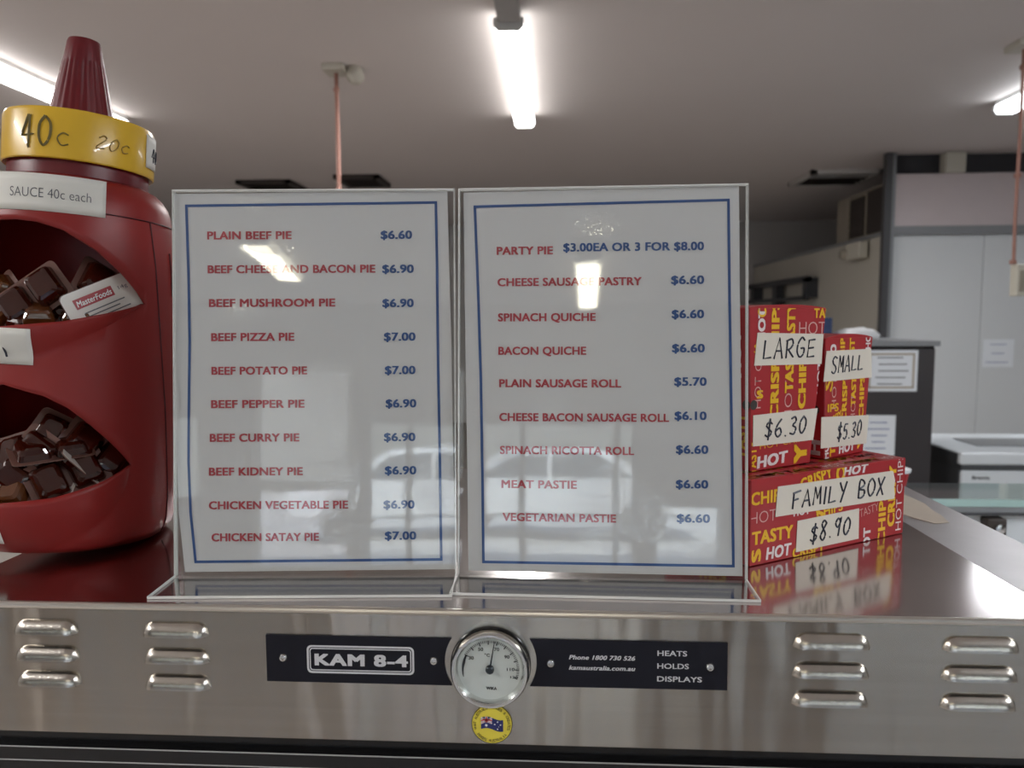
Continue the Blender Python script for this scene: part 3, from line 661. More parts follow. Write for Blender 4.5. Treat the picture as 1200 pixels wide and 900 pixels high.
# tape patch on the top
bm = bmesh.new(); P = [(.372, .905), (.398, .885), (.401, .84), (.3955, .815), (.394, .79), (.388, .762), (.372, .757), (.362, .775), (.354, .80), (.350, .85)]
vs = [bm.verts.new((p[0], p[1], ZT+.0002-.0005*max(0, (p[0]-.345)/.074))) for p in P]; f_ = bm.faces.new(vs); r_ = bmesh.ops.extrude_face_region(bm, geom=[f_]); bmesh.ops.translate(bm, verts=[v for v in r_['geom'] if isinstance(v, bmesh.types.BMVert)], vec=(0, 0, .0004)); bmesh.ops.recalc_face_normals(bm, faces=bm.faces[:])
tag(finish('tape_patch', bm, M['tape']), 'torn beige tape patch stuck on the steel top behind the family box', 'tape')

# small tub behind the family box stands on the glass counter
bm = bmesh.new(); lathe(bm, [(.02, 0), (.026, .035), (.028, .037), (.0, .037)], 24); finish('tub', bm, M['boxred'], tb, True)
bm = bmesh.new(); lathe(bm, [(.029, .036), (.030, .042), (.012, .046), (0, .046)], 24); finish('lid', bm, M['bag'], tb, True)
tb.location = (.683, 1.56, 1.1045)

# ================================================================== MENU HOLDERS AND SHEETS
def holder(A, e, n, W, foot, label_h, label_s, rowsL, border, outline, patches, u0, sheetmat):
    e = Vector(e); n = Vector(n); up = n.cross(e)*1; up = Vector((0, 0, 1))*0+e.cross(n)*-1
    if up.z < 0: up = -up
    A = Vector(A)+Vector((0, 0, .0008))
    F = frame4(A, e, -n, up)                     # local: x right, y away from viewer, z up the sheet
    t = thing('sign_holder', label_h, 'sign holder', mat4=F, group=None)
    th_ = .0018
    def slab(nm, x0, x1, y0, y1, z0, z1, T=None, par=t):
        o = finish(nm, BX(x0, x1, y0, y1, z0, z1, T=T), M['acrylic'], par); return o
    # front sheet and back sheet are single clear slabs; their rims are brighter
    f = finish('front_sheet', BX(u0, W, -.0026, -.0008, 0, .3065), M['acrylic'], t)
    b = finish('back_sheet', BX(u0, W, .0012, .0030, 0, .3065), M['acrylic'], t)
    r = .0007
    for par, y in ((f, -.0017), (b, .0021)):
        bm = bmesh.new(); e0 = .0009
        for q in [(u0-e0*.2, u0+e0, 0, .3065), (W-e0, W+e0*.2, 0, .3065), (u0, W, .3065-e0, .3065+.0002)]: box(bm, q[0], q[1], y-.0009, y+.0009, q[2], q[3])
        finish('polished_rim', bm, M['acrylicedge'], par)
    # foot: lies flat on the steel, in front
    en = Vector((n.x, n.y, 0)).normalized(); Ti = F.inverted() @ frame4(A-Vector((0, 0, .0006)), e, -en, Vector((0, 0, 1)))
    ft = finish('foot_plate', BX(u0, W, -foot, -.002, 0, .0018, T=Ti), M['acrylic'], t)
    bm = bmesh.new(); box(bm, u0, W, -foot-.0004, -foot+.0006, 0, .0018, T=Ti); box(bm, u0, u0+.0008, -foot, -.002, 0, .0019, T=Ti); box(bm, W-.0008, W, -foot, -.002, 0, .0019, T=Ti)
    finish('polished_rim', bm, M['acrylicedge'], ft)
    bm = bmesh.new(); tube(bm, [(u0, -.0017, .0012), (W, -.0017, .0012)], .0010, 8); finish('bent_fold', bm, M['acrylic'], t, True)
    # printed sheet
    s = thing('menu_sheet', label_s, 'menu', mat4=F)
    bm = bmesh.new(); n_ = len(outline[0]); L = [bm.verts.new((p[0], 0, p[1])) for p in outline[0]]; R_ = [bm.verts.new((p[0], 0, p[1])) for p in outline[1]]
    for i in range(n_-1): bm.faces.new((L[i], R_[i], R_[i+1], L[i+1]))
    r_ = bmesh.ops.extrude_face_region(bm, geom=bm.faces[:]); bmesh.ops.translate(bm, verts=[v for v in r_['geom'] if isinstance(v, bmesh.types.BMVert)], vec=(0, .0005, 0)); bmesh.ops.recalc_face_normals(bm, faces=bm.faces[:])
    pp = finish('laminated_paper', bm, laminate('laminated_'+sheetmat, patches), s)
    # the printed border as a strip following the sheet
    bm = bmesh.new(); wd = .0021
    m_ = len(border); ctr = Vector((sum(p[0] for p in border)/m_, sum(p[1] for p in border)/m_))
    def inset(i):
        p = Vector(border[i]); a = (p-Vector(border[i-1])).normalized(); b_ = (Vector(border[(i+1) % m_])-p).normalized()
        na = Vector((-a.y, a.x)); nb = Vector((-b_.y, b_.x)); nn = (na+nb).normalized(); k = wd/max(.3, nn.dot(na)); return p+nn*k
    I = [inset(i) for i in range(m_)]
    a = [bm.verts.new((p[0], -.0003, p[1])) for p in border]; b_ = [bm.verts.new((p.x, -.0003, p.y)) for p in I]
    for i in range(m_): bm.faces.new((a[i], a[(i+1) % m_], b_[(i+1) % m_], b_[i]))
    finish('printed_border', bm, M['menublue'], s)['label'] = 'thin blue printed border'
    for nm, a0, a1, z, pr, b0, b1, z2 in rowsL:
        bm = bmesh.new(); text(bm, nm, a0, a1, z, .0068, y=-.0003, bold=.034); finish('item_name', bm, M['menured'], s)
        bm = bmesh.new(); text(bm, pr, b0, b1, z2, .0070, y=-.0003, bold=.034); finish('item_price', bm, M['menublue'], s)
    return t, s
rowsL = [("PLAIN BEEF PIE",0.0204,0.0875,0.2708,"$6.60",0.1582,0.1833,0.2708),("BEEF CHEESE AND BACON PIE",0.0207,0.1539,0.2439,"$6.90",0.1593,0.1845,0.2437),
 ("BEEF MUSHROOM PIE",0.0215,0.1219,0.2171,"$6.90",0.1593,0.1843,0.2165),("BEEF PIZZA PIE",0.0231,0.0892,0.1900,"$7.00",0.1604,0.1856,0.1897),
 ("BEEF POTATO PIE",0.0232,0.0992,0.1632,"$7.00",0.1610,0.1854,0.1631),("BEEF PEPPER PIE",0.0228,0.0970,0.1367,"$6.90",0.1615,0.1860,0.1366),
 ("BEEF CURRY PIE",0.0216,0.0928,0.1099,"$6.90",0.1600,0.1851,0.1098),("BEEF KIDNEY PIE",0.0208,0.0954,0.0830,"$6.90",0.1606,0.1857,0.0833),
 ("CHICKEN VEGETABLE PIE",0.0206,0.1313,0.0562,"$6.90",0.1594,0.1842,0.0561),("CHICKEN SATAY PIE",0.0225,0.1080,0.0307,"$7.00",0.1603,0.1854,0.0313)]
rowsR = [("PARTY PIE",0.0241,0.0687,0.2574,"$3.00EA OR 3 FOR $8.00",0.0768,0.1860,0.2595),("CHEESE SAUSAGE PASTRY",0.0248,0.1381,0.2325,"$6.60",0.1608,0.1862,0.2332),
 ("SPINACH QUICHE",0.0252,0.1024,0.2046,"$6.60",0.1613,0.1862,0.2066),("BACON QUICHE",0.0256,0.0950,0.1781,"$6.60",0.1616,0.1868,0.1800),
 ("PLAIN SAUSAGE ROLL",0.0263,0.1224,0.1524,"$5.70",0.1634,0.1883,0.1540),("CHEESE BACON SAUSAGE ROLL",0.0264,0.1595,0.1256,"$6.10",0.1637,0.1883,0.1274),
 ("SPINACH RICOTTA ROLL",0.0270,0.1325,0.0995,"$6.60",0.1648,0.1897,0.1011),("MEAT PASTIE",0.0282,0.0879,0.0725,"$6.60",0.1648,0.1897,0.0741),
 ("VEGETARIAN PASTIE",0.0292,0.1186,0.0464,"$6.60",0.1656,0.1911,0.0475)]
# borders run counter-clockwise seen from the front
borderL = [(.0089, .0101), (.2062, .0109), (.2055, .09), (.2045, .166), (.2040, .25), (.2033, .2972), (.0029, .2953), (.0044, .24), (.0050, .1874), (.0040, .13), (.0036, .09), (.0050, .05)]
borderR = [(.0130, .0091), (.2100, .0097), (.2090, .08), (.2078, .1528), (.2066, .22), (.2056, .2957), (.0055, .2936), (.0085, .22), (.0107, .1524), (.0120, .08)]
outL = ([(.0012, .003), (-.0035, .05), (-.0050, .10), (-.0046, .1874), (-.0050, .25), (-.0050, .3040)], [(.2172, .004), (.2160, .05), (.2150, .10), (.2140, .1874), (.2125, .25), (.2115, .3052)])
outR = ([(.0020, .003), (.0010, .08), (-.0002, .15), (-.0014, .22), (-.0025, .3040)], [(.2160, .003), (.2155, .08), (.2145, .15), (.2135, .22), (.2126, .3056)])
holder((-.2960, .5744, 1.25), (.99807697, .06198678, 0), (.0617509, -.99427899, .08715574), .2173, .048,
       'clear acrylic sign holder standing left, behind the name plate', 'laminated menu sheet listing ten beef and chicken pies', rowsL, borderL, outL,
       [(.055, .302, .020, .010), (.110, .145, .022, .030), (.038, .208, .022, .014), (.198, .068, .014, .020), (.125, .075, .014, .03), (.075, .262, .02, .006)], -.0062, 'left')
holder((-.0717, .5883, 1.25), (.99982286, -.01882128, 0), (-.01874965, -.99601824, .08715574), .2192, .0445,
       'clear acrylic sign holder standing right, beside the chip boxes', 'laminated menu sheet listing party pies, quiches, rolls and pasties', rowsR, borderR, outR,
       [(.105, .282, .030, .012), (.065, .140, .018, .026), (.195, .150, .016, .026), (.195, .015, .02, .014), (.12, .055, .04, .03)], -.0062, 'right')

# ================================================================== CHIP BOXES
YEL, WHI, PNK = 'boxyellow', 'boxwhite', 'boxpink'
def clip(b, planes):
    for co, no in planes:
        bmesh.ops.bisect_plane(b, geom=b.verts[:]+b.edges[:]+b.faces[:], dist=1e-7, plane_co=co, plane_no=no, clear_outer=True)
def carton(label, A, yawd, wb, wt, h, dep, words_, side_words, labels, lean_side=0, lid=True, holes=(), sidetop=None, group='printed chip boxes', arcf=.0):
    t = thing('chip_box', label, 'chip box', mat4=Matrix.Translation(A) @ Matrix.Rotation(math.radians(yawd), 4, 'Z'), group=group)
    # front face corners (x,z): bottom 0..wb, top t0..t1
    t0 = -(wt-wb)*.28; t1 = t0+wt
    f = lambda u, v: Vector((t0*v+u*(wb+(wt-wb)*v), -.0, v*h))
    dt = dep*1.12 if wt != wb else dep
    P = []
    bm = bmesh.new(); N = 6
    def ring(v, off):  # outline at height fraction v
        x0 = t0*v; x1 = wb+(t1-wb)*v; d0 = 0; d1 = dep+(dt-dep)*v; return [(x0, d0), (x1, d0), (x1, d1), (x0, d1)]
    lo = [bm.verts.new((x, y, 0)) for x, y in ring(0, 0)]; hi = [bm.verts.new((x, y, h)) for x, y in ring(1, 0)]
    for i in range(4): bm.faces.new((lo[i], lo[(i+1) % 4], hi[(i+1) % 4], hi[i]))
    bm.faces.new(lo[::-1]); bm.faces.new(hi)
    if arcf:
        # closed lid flaps bulge upwards in a shallow curve
        bm.faces.remove(bm.faces[-1]) if False else None
    bmesh.ops.bevel(bm, geom=bm.edges[:], offset=.0007, segments=1, affect='EDGES')
    body = finish('carton', bm, M['boxred'], t)
    if arcf:
        b = bmesh.new(); n = 12; fr_, bk = [], []
        for i in range(n+1):
            u = i/n; z = h+arcf*math.sin(PI*u)**.8; x = t0+.001+(wt-.002)*u
            fr_.append((x, z))
        prism(b, [(t0+.001, h-.002)]+[(t0+wt-.001, h-.002)]+fr_[::-1], .0006, dt*.9); finish('lid_flap', b, M['boxred'], t)
    fp = [(Vector((0, 0, .0003)), Vector((0, 0, -1))), (Vector((0, 0, h-.0005)), Vector((0, 0, 1))),
          (Vector((.0008, 0, 0)), Vector((-h, 0, t0)).normalized()), (Vector((wb-.0008, 0, 0)), Vector((h, 0, -(t1-wb))).normalized())]
    for s, cx, cz, L, ch, rot, c_, bold, *sh in words_:
        b = bmesh.new(); text(b, s, cx-L/2, cx+L/2, cz, ch, y=-.0003, bold=bold, rot=math.radians(rot), shear=sh[0] if sh else 0)
        clip(b, fp)
        if len(b.faces): finish('printed_word', b, M[c_], t)
        else: b.free()
    for s, cx, cz, L, ch, rot, c_, bold in side_words:      # print on the left side
        b = bmesh.new(); text(b, s, cx-L/2, cx+L/2, cz, ch, y=0, bold=bold, rot=math.radians(rot))
        clip(b, [(Vector((0, 0, .0003)), Vector((0, 0, -1))), (Vector((0, 0, h-.0005)), Vector((0, 0, 1))), (Vector((.0008, 0, 0)), Vector((-1, 0, 0))), (Vector((dep-.0008, 0, 0)), Vector((1, 0, 0)))])
        for v in b.verts: x, z = v.co.x, v.co.z; v.co = Vector((t0*z/h-.0004, dep-x, z))
        if len(b.faces): bmesh.ops.recalc_face_normals(b, faces=b.faces[:]); finish('printed_word', b, M[c_], t)
        else: b.free()
    for quad, s, tx0, tx1, tz, th_, slope, rad in labels:
        b = bmesh.new(); vs = [b.verts.new((p[0], -.0007, p[1])) for p in quad]; ff = b.faces.new(vs); r_ = bmesh.ops.extrude_face_region(b, geom=[ff]); bmesh.ops.translate(b, verts=[v for v in r_['geom'] if isinstance(v, bmesh.types.BMVert)], vec=(0, .0004, 0)); bmesh.ops.recalc_face_normals(b, faces=b.faces[:])
        lb = finish('paper_label', b, M['masking'], t)
        b = bmesh.new(); hand(b, s, tx0, tx1, tz, th_, rad, y=-.0008, slope=slope); finish('handwriting', b, M['marker'], lb)
    for x, y, z, onside in holes:
        b = bmesh.new(); 
        if onside: lathe(b, [(.0042, 0), (0, .0001)], 24, Matrix.Translation((x, y, z)) @ Matrix.Rotation(-PI/2, 4, 'Y'))
        else: lathe(b, [(.0042, 0), (0, .0001)], 24, Matrix.Translation((x, y, z)) @ Matrix.Rotation(PI/2, 4, 'X'))
        finish('vent_hole', b, M['acdark'], t)
    return t, body
HB = .0722
# family box, lying on the steel top
fw = [('CHIPS', .020, .0565, .040, .0115, 0, YEL, .035), ('HOT', .0145, .0405, .030, .0105, 0, PNK, -.012), ('TASTY', .026, .0235, .048, .0118, 0, YEL, .04),
      ('HOT', .0335, .0085, .030, .0110, 0, WHI, .04, .12), ('S', .007, .0085, .011, .011, 90, YEL, .05), ('CRISPY', .077, .066, .040, .011, 12, YEL, .04),
      ('HOT', .128, .068, .034, .0085, 0, WHI, .05, .2), ('O', .108, .067, .012, .016, 0, YEL, .05), ('CRISPY', .1795, .038, .058, .0110, 90, YEL, .05), ('HOT CHIPS', .1905, .040, .072, .0085, 90, WHI, -.004),
      ('CHIPS', .1665, .018, .050, .0110, 90, YEL, .04), ('TASTY', .148, .029, .026, .008, 8, PNK, -.01), ('HOT', .1460, -.002, .030, .0105, 90, WHI, .04), ('CHIPS', .095, .036, .034, .009, 6, YEL, .03),
      ('S', .083, .0345, .010, .012, 10, YEL, .04), ('CRISPY', .070, .004, .040, .009, 0, YEL, .04), ('HOT', .060, .040, .020, .009, 0, WHI, .03)]
fam, fbody = carton('long low red chip box priced $8.90, lying under the other two', (.1575, .617, ZT+.0003), 32.05, .1988, .1988, .0718, .105, fw,
       [('HOT', .03, .05, .04, .012, 0, WHI, .03), ('CHIPS', .05, .02, .06, .012, 0, YEL, .03)],
       [([(.0280, .0382), (.1830, .0350), (.1835, .0395), (.1822, .046), (.1832, .052), (.1800, .0608), (.1786, .0616), (.0301, .0635)], 'FAMILY BOX', .0450, .1680, .0425, .0155, -.012, .0009),
        ([(.0537, .0042), (.1345, .0042), (.1337, .0320), (.0547, .0312)], '$8.90', .0685, .1230, .0100, .0160, 0.03, .0009)])
# print on the top face of the family box
for k in range(6):
    x = .004-.012*(k % 3)
    for q, wd_ in enumerate(('CHIPS', 'TASTY', 'HOT', 'CRISPY', 'HOT')):
        L = (.045, .048, .028, .05, .03)[q]; b = bmesh.new()
        text(b, wd_, max(.003, x), min(.195, x+L-.004), .009+k*.0175, .0095, bold=.03 if wd_ != 'HOT' else (k % 2)*.04-.01)
        for v in b.verts: v.co = Vector((v.co.x, v.co.z, .0718+.0003))
        finish('printed_word', b, M[YEL if wd_ != 'HOT' else WHI], fam); x += L
lw = [('HOT', .0085, .124, .030, .0095, 90, WHI, .05), ('CHIPS', .0255, .118, .058, .0105, 90, YEL, .045), ('CRISPY', .0265, .075, .066, .0110, 90, YEL, .05),
      ('TASTY', .0455, .122, .044, .0115, 90, YEL, .05), ('TASTY', .0450, .088, .046, .0115, 90, YEL, .05), ('HOT', .0445, .058, .036, .0105, 90, PNK, -.012),
      ('CHIPS', .0625, .076, .052, .0105, 90, YEL, .06), ('HOT', .0745, .1215, .036, .012, 0, PNK, -.012), ('TASTY', .094, .1345, .036, .009, 0, YEL, .04),
      ('S', .0085, .066, .008, .0075, 0, YEL, .06), ('HOT', .0865, .077, .030, .008, 90, WHI, .02), ('S', .004, .105, .008, .008, 0, YEL, .0), ('HOT CHI', .0055, .080, .052, .0085, 90, PNK, -.01),
      ('HOT', .0265, .0085, .040, .0110, 3, WHI, .05, .1), ('Y', .0625, .010, .018, .0185, 90, YEL, .06), ('HOT CHIPS', .04, .0225, .060, .006, 2, YEL, -.01), ('TASTY', .001, .012, .03, .010, 90, YEL, .03),
      ('CHIPS', .0085, .146, .03, .011, 90, YEL, .05)]
large, lbody = carton('tall red chip box labelled LARGE, priced $6.30', (.1652, .6486, ZT+HB+.0004), 34.7, .0768, .100, .1390, .044, lw,
       [('HOT', .030, .10, .040, .010, 90, WHI, .05), ('HOT CHIPS', .014, .05, .07, .010, 90, PNK, -.01), ('TASTY', .034, .03, .04, .01, 90, YEL, .04), ('TASTY', .01, .12, .04, .01, 90, YEL, .04)],
       [([(.0003, .0905), (.0880, .0888), (.0895, .1157), (.0035, .1180)], 'LARGE', .0085, .0790, .0955, .0165, .0, .0009),
        ([(.0010, .0219), (.0795, .0206), (.0845, .0491), (.0005, .0485)], '$6.30', .0130, .0700, .0270, .0150, .03, .0009)], holes=[(-.0045, .003, .0572, True), (.0008, -.0006, .0572, False)], arcf=.0028)
sw = [('O', .0085, .1015, .009, .010, 90, WHI, .06), ('CHIPS', .0235, .100, .036, .0085, 90, YEL, .04), ('TASTY', .0395, .1, .034, .009, 90, YEL, .05), ('HOT', .0120, .061, .030, .0075, 90, PNK, -.006),
      ('CRISPY', .0295, .056, .050, .0085, 90, YEL, .045), ('TASTY', .0445, .064, .036, .0085, 90, YEL, .05), ('CHIPS', .0590, .054, .042, .0085, 90, YEL, .05), ('HOT', .0445, .045, .026, .0085, 90, PNK, -.01),
      ('IPS', .0115, .0475, .018, .008, 0, YEL, .03), ('S', .003, .070, .014, .013, 80, YEL, .02), ('HOT', .0365, .008, .027, .0095, 3, WHI, .05, .1), ('Y', .0600, .010, .012, .012, 90, YEL, .05), ('T', .0125, .0065, .010, .009, 90, YEL, .05),
      ('HOT', .002, .010, .02, .009, 90, WHI, .04), ('HOT', .067, .11, .02, .009, 90, WHI, .03), ('CRISPY', .012, .036, .03, .008, 20, YEL, .03)]
small, sbody = carton('shorter red chip box labelled SMALL, priced $5.30', (.2465, .7085, ZT+HB+.0004), 39.0, .0660, .0795, .1115, .040, sw,
       [('H', .030, .010, .014, .012, 90, WHI, .05), ('CHIPS', .022, .075, .04, .012, 90, YEL, .03), ('HOT', .01, .05, .03, .01, 90, PNK, 0)],
       [([(-.0060, .0722), (.0755, .0722), (.0725, .1000), (-.0025, .1000)], 'SMALL', .0040, .0590, .0790, .0150, .02, .00085),
        ([(-.0070, .0110), (.0700, .0080), (.0725, .0355), (-.0075, .0400)], '$5.30', .0170, .0600, .0155, .0150, .045, .00085)], holes=[(-.004, .008, .0455, True)], arcf=.0035)

# ================================================================== SAUCE DISPENSER
cx, cy, lam = -.4595, .680, math.radians(4.3)
s_ = Vector((cx, cy, 0)).normalized(); perp = Vector((s_.y, -s_.x, 0))
zu = Vector((0, 0, 1))*math.cos(lam)+perp*math.sin(lam); ri = perp*math.cos(lam)-Vector((0, 0, 1))*math.sin(lam)
SM = frame4((cx, cy, ZT+.0063), ri, s_, zu)         # local x right, y away, z up the bottle
sd = thing('sauce_dispenser', 'large red sauce bottle shaped dispenser with yellow ring and pocket openings', 'dispenser', mat4=SM)
PH0 = math.radians(-35)
PR = [(.0, .0805), (.004, .0865), (.012, .0900), (.04, .0925), (.12, .0912), (.25, .0845), (.29, .0795), (.3, .0775), (.308, .0745), (.315, .069), (.320, .063), (.322, .0575)]
def interp(x, P):
    if x <= P[0][0]: return P[0][1]
    for (a, b), (c, d) in zip(P, P[1:]):
        if x <= c: return b+(d-b)*(x-a)/(c-a)
    return P[-1][1]
OP = [dict(hw=math.radians(64), top=[(0, .142), (.32, .134), (.49, .125), (.63, .113), (.8, .097), (.92, .084), (1, .074)], bot=[(0, .046), (.43, .052), (.74, .062), (1, .074)], low=[(0, .0015), (.36, .004), (.62, .014), (.81, .030), (.94, .051), (1, .074)], b=.015),
      dict(hw=math.radians(72), top=[(0, .278), (.17, .277), (.36, .272), (.6, .258), (.8, .24), (.93, .226), (1, .216)], bot=[(0, .189), (.38, .196), (.79, .209), (1, .216)], low=[(0, .162), (.24, .168), (.46, .179), (.66, .192), (.86, .207), (1, .216)], b=.010)]
def lens(ph, k):
    o = OP[k]; t = abs(ph-PH0)/o['hw']
    if t > 1: t = 1
    return interp(t, o['low']), interp(t, o['bot']), interp(t, o['top']), t, o['b']
def bulge(ph, z):
    for k in (0, 1):
        lo, bo, to, t, b = lens(ph, k)
        if t < 1 and lo < z <= bo+1e-6 and bo > lo+1e-5:
            s = (z-lo)/(bo-lo); return b*(1-t*t)*math.sin(min(1, s)*PI/2)
    return 0
def Rb(ph, z): return interp(z, PR)+bulge(ph, z)
def cyl(r, ph, z): return Vector((r*math.sin(ph), -r*math.cos(ph), z))
bm = bmesh.new(); NP = 180
phs = sorted(set([round(PH0+math.radians(-180+i*360/NP), 6) for i in range(NP)]+[round(PH0+s*o['hw'], 6) for o in OP for s in (-1, 1)]))
cols = []
for ph in phs:
    l0, b0, t0, _, _ = lens(ph, 0); l1, b1, t1, _, _ = lens(ph, 1); zs = []; tags = []
    segs = [(0.0, min(l0, .073), 8, 's'), (l0, b0, 9, 's'), (b0, t0, 4, 'h'), (t0, l1, 8, 's'), (l1, b1, 9, 's'), (b1, t1, 4, 'h'), (t1, .30, 5, 's'), (.30, .322, 6, 's')]
    for a, b_, n, k in segs:
        for i in range(n): zs.append(a+(b_-a)*i/n); tags.append(k)
    zs.append(.322)
    cols.append([bm.verts.new(cyl(Rb(ph, z), ph, z)) for z in zs])
for i in range(len(cols)):
    a = cols[i]; b_ = cols[(i+1) % len(cols)]
    for j in range(len(tags)):
        if tags[j] == 'h':
            mid = (a[j].co.z+b_[j].co.z+a[j+1].co.z+b_[j+1].co.z)/4
            if abs(a[j+1].co.z-a[j].co.z) > 1e-5 or abs(b_[j+1].co.z-b_[j].co.z) > 1e-5: continue
        try: bm.faces.new((a[j], b_[j], b_[j+1], a[j+1]))
        except ValueError: pass
bmesh.ops.remove_doubles(bm, verts=bm.verts[:], dist=2e-5)
bmesh.ops.recalc_face_normals(bm, faces=bm.faces[:])
body = finish('body', bm, M['red'], sd, 40)
md = body.modifiers.new('wall', 'SOLIDIFY'); md.thickness = .0022; md.offset = -1
# base, shelves and neck
bm = bmesh.new(); lathe(bm, [(.0795, .0005), (.0795, .003), (0, .003)], 48); finish('base_disc', bm, M['red'], sd)
for z, r in ((.030, .086), (.165, .083)):
    bm = bmesh.new(); lathe(bm, [(0, z-.002), (r, z-.002), (r, z), (0, z)], 48); finish('shelf', bm, M['red'], sd)
bm = bmesh.new(); lathe(bm, [(.0575, .318), (.0568, .345), (.050, .3755)], 48, cap=False); finish('neck', bm, M['redcap'], sd, True)
bm = bmesh.new(); lathe(bm, [(.0555, .339), (.0605, .3335), (.0615, .3345), (.0612, .3735), (.0600, .3765), (.027, .3775)], 72, cap=False); rg = finish('cap_ring', bm, M['yellow'], sd, 40); rg['label'] = 'yellow screw ring with faded handwriting'
# ribbed nozzle
b = bmesh.new(); n = 72; rings = []
for z, r, amp in ((.3765, .0272, 0), (.384, .0262, 0), (.386, .0260, .0011), (.43, .0177, .0011), (.434, .0168, 0), (.450, .0140, 0), (.4525, .0130, 0), (.4535, .0105, 0)):
    rings.append([b.verts.new(cyl(r-(amp if i % 3 == 0 else 0), 2*PI*i/n, z)) for i in range(n)])
for p, q in zip(rings, rings[1:]):
    for i in range(n): b.faces.new((p[i], p[(i+1) % n], q[(i+1) % n], q[i]))
b.faces.new(rings[-1]); bmesh.ops.recalc_face_normals(b, faces=b.faces[:]); finish('nozzle', b, M['redcap'], sd, 30)
# seam lines on the right side
def track(bm, P, r): tube(bm, P, r, 6)
bm = bmesh.new(); P = []
for i in range(26):
    k = i/25; ph = math.radians(46-3+k*17); z = .289-k*.285; P.append(cyl(Rb(ph, z)+.0001, ph, z))
track(bm, P, .0007); finish('side_seam', bm, M['redgroove'], sd)
bm = bmesh.new(); track(bm, [cyl(Rb(0, z)+.0001, math.radians(64-(z-.22)*40), z) for z in [.225+.005*i for i in range(9)]], .0008); finish('side_slit', bm, M['redgroove'], sd)
bm = bmesh.new(); track(bm, [cyl(interp(.2895, PR)+.0003, math.radians(a), .2895) for a in range(-110, 122, 4)], .0006); finish('shoulder_seam', bm, M['redgroove'], sd, True)
# paper labels
def wrap_sheet(name, ph0, ph1, z0, z1, rfun, m, parent, sl=0):
    bm = bmesh.new(); n = max(4, int(abs(ph1-ph0)/3)); rows = 5; g = []
    for i in range(n+1):
        ph = math.radians(ph0+(ph1-ph0)*i/n); g.append([bm.verts.new(cyl(rfun(ph, z0+(z1-z0)*j/rows), ph, z0+(z1-z0)*j/rows+sl*(i/n))) for j in range(rows+1)])
    for i in range(n):
        for j in range(rows): bm.faces.new((g[i][j], g[i+1][j], g[i+1][j+1], g[i][j+1]))
    o = finish(name, bm, m, parent, True); q = o.modifiers.new('t', 'SOLIDIFY'); q.thickness = .0004; q.offset = 1; return o
RL = .0802
lb = wrap_sheet('price_label', -85, 13, .2860, .3165, lambda p, z: RL, M['label'], sd); lb['label'] = 'white printed sauce price label'
b = bmesh.new(); ph_a = math.radians(-39); text(b, 'SAUCE 40c each', 0, RL*math.radians(44), .3010, .0082, bold=-.008)
for v in b.verts: v.co = cyl(RL+.0006, ph_a+v.co.x/RL, v.co.z)
finish('label_lettering', b, M['greyink'], lb)
l2 = wrap_sheet('pocket_label', -75, -20, .159, .1885, lambda p, z: Rb(p, min(z, lens(p, 1)[1]-.0002))+.0007, M['label'], sd); l2['label'] = 'white label on the upper pocket'
b = bmesh.new()
ribbon(b, [cyl(Rb(math.radians(a), .17)+.0014, math.radians(a), z) for a, z in ((-40, .166), (-36, .172), (-33.5, .173), (-32, .168), (-31.5, .165))], .0009)
finish('label_handwriting', b, M['marker'], l2)
l3 = wrap_sheet('pocket_label', -75, -29.5, .012, .0275, lambda p, z: Rb(p, z)+.0008, M['label'], sd); l3['label'] = 'white label on the lower pocket'
# handwriting on the ring
RR = .0619
def onring(x, z): return cyl(RR, x/RR, z)
b = bmesh.new()
for dx, dz in ((0, 0), (.0009, .0006), (-.0006, .0009)): hand(b, '40', -.0520+dx, -.0215+dx, .3430+dz, .0235, .00042, wmap=onring, slant=.0)
hand(b, 'c', -.0215, -.0080, .3445, .0160, .0006, wmap=onring, slant=0)
finish('ring_handwriting', b, M['pencil'], rg)
b = bmesh.new(); hand(b, '20c', .0080, .0390, .3470, .0110, .0006, wmap=onring, slant=.3); finish('faded_handwriting', b, M['faded'], rg)
l4 = wrap_sheet('ring_label', 56, 88, .342, .372, lambda p, z: .0618, M['label'], rg)
b = bmesh.new(); hand(b, '40', math.radians(64)*RR, math.radians(84)*RR, .350, .011, .0006, wmap=lambda x, z: cyl(.0625, x/RR, z), slant=0); finish('label_handwriting', b, M['marker'], rg)

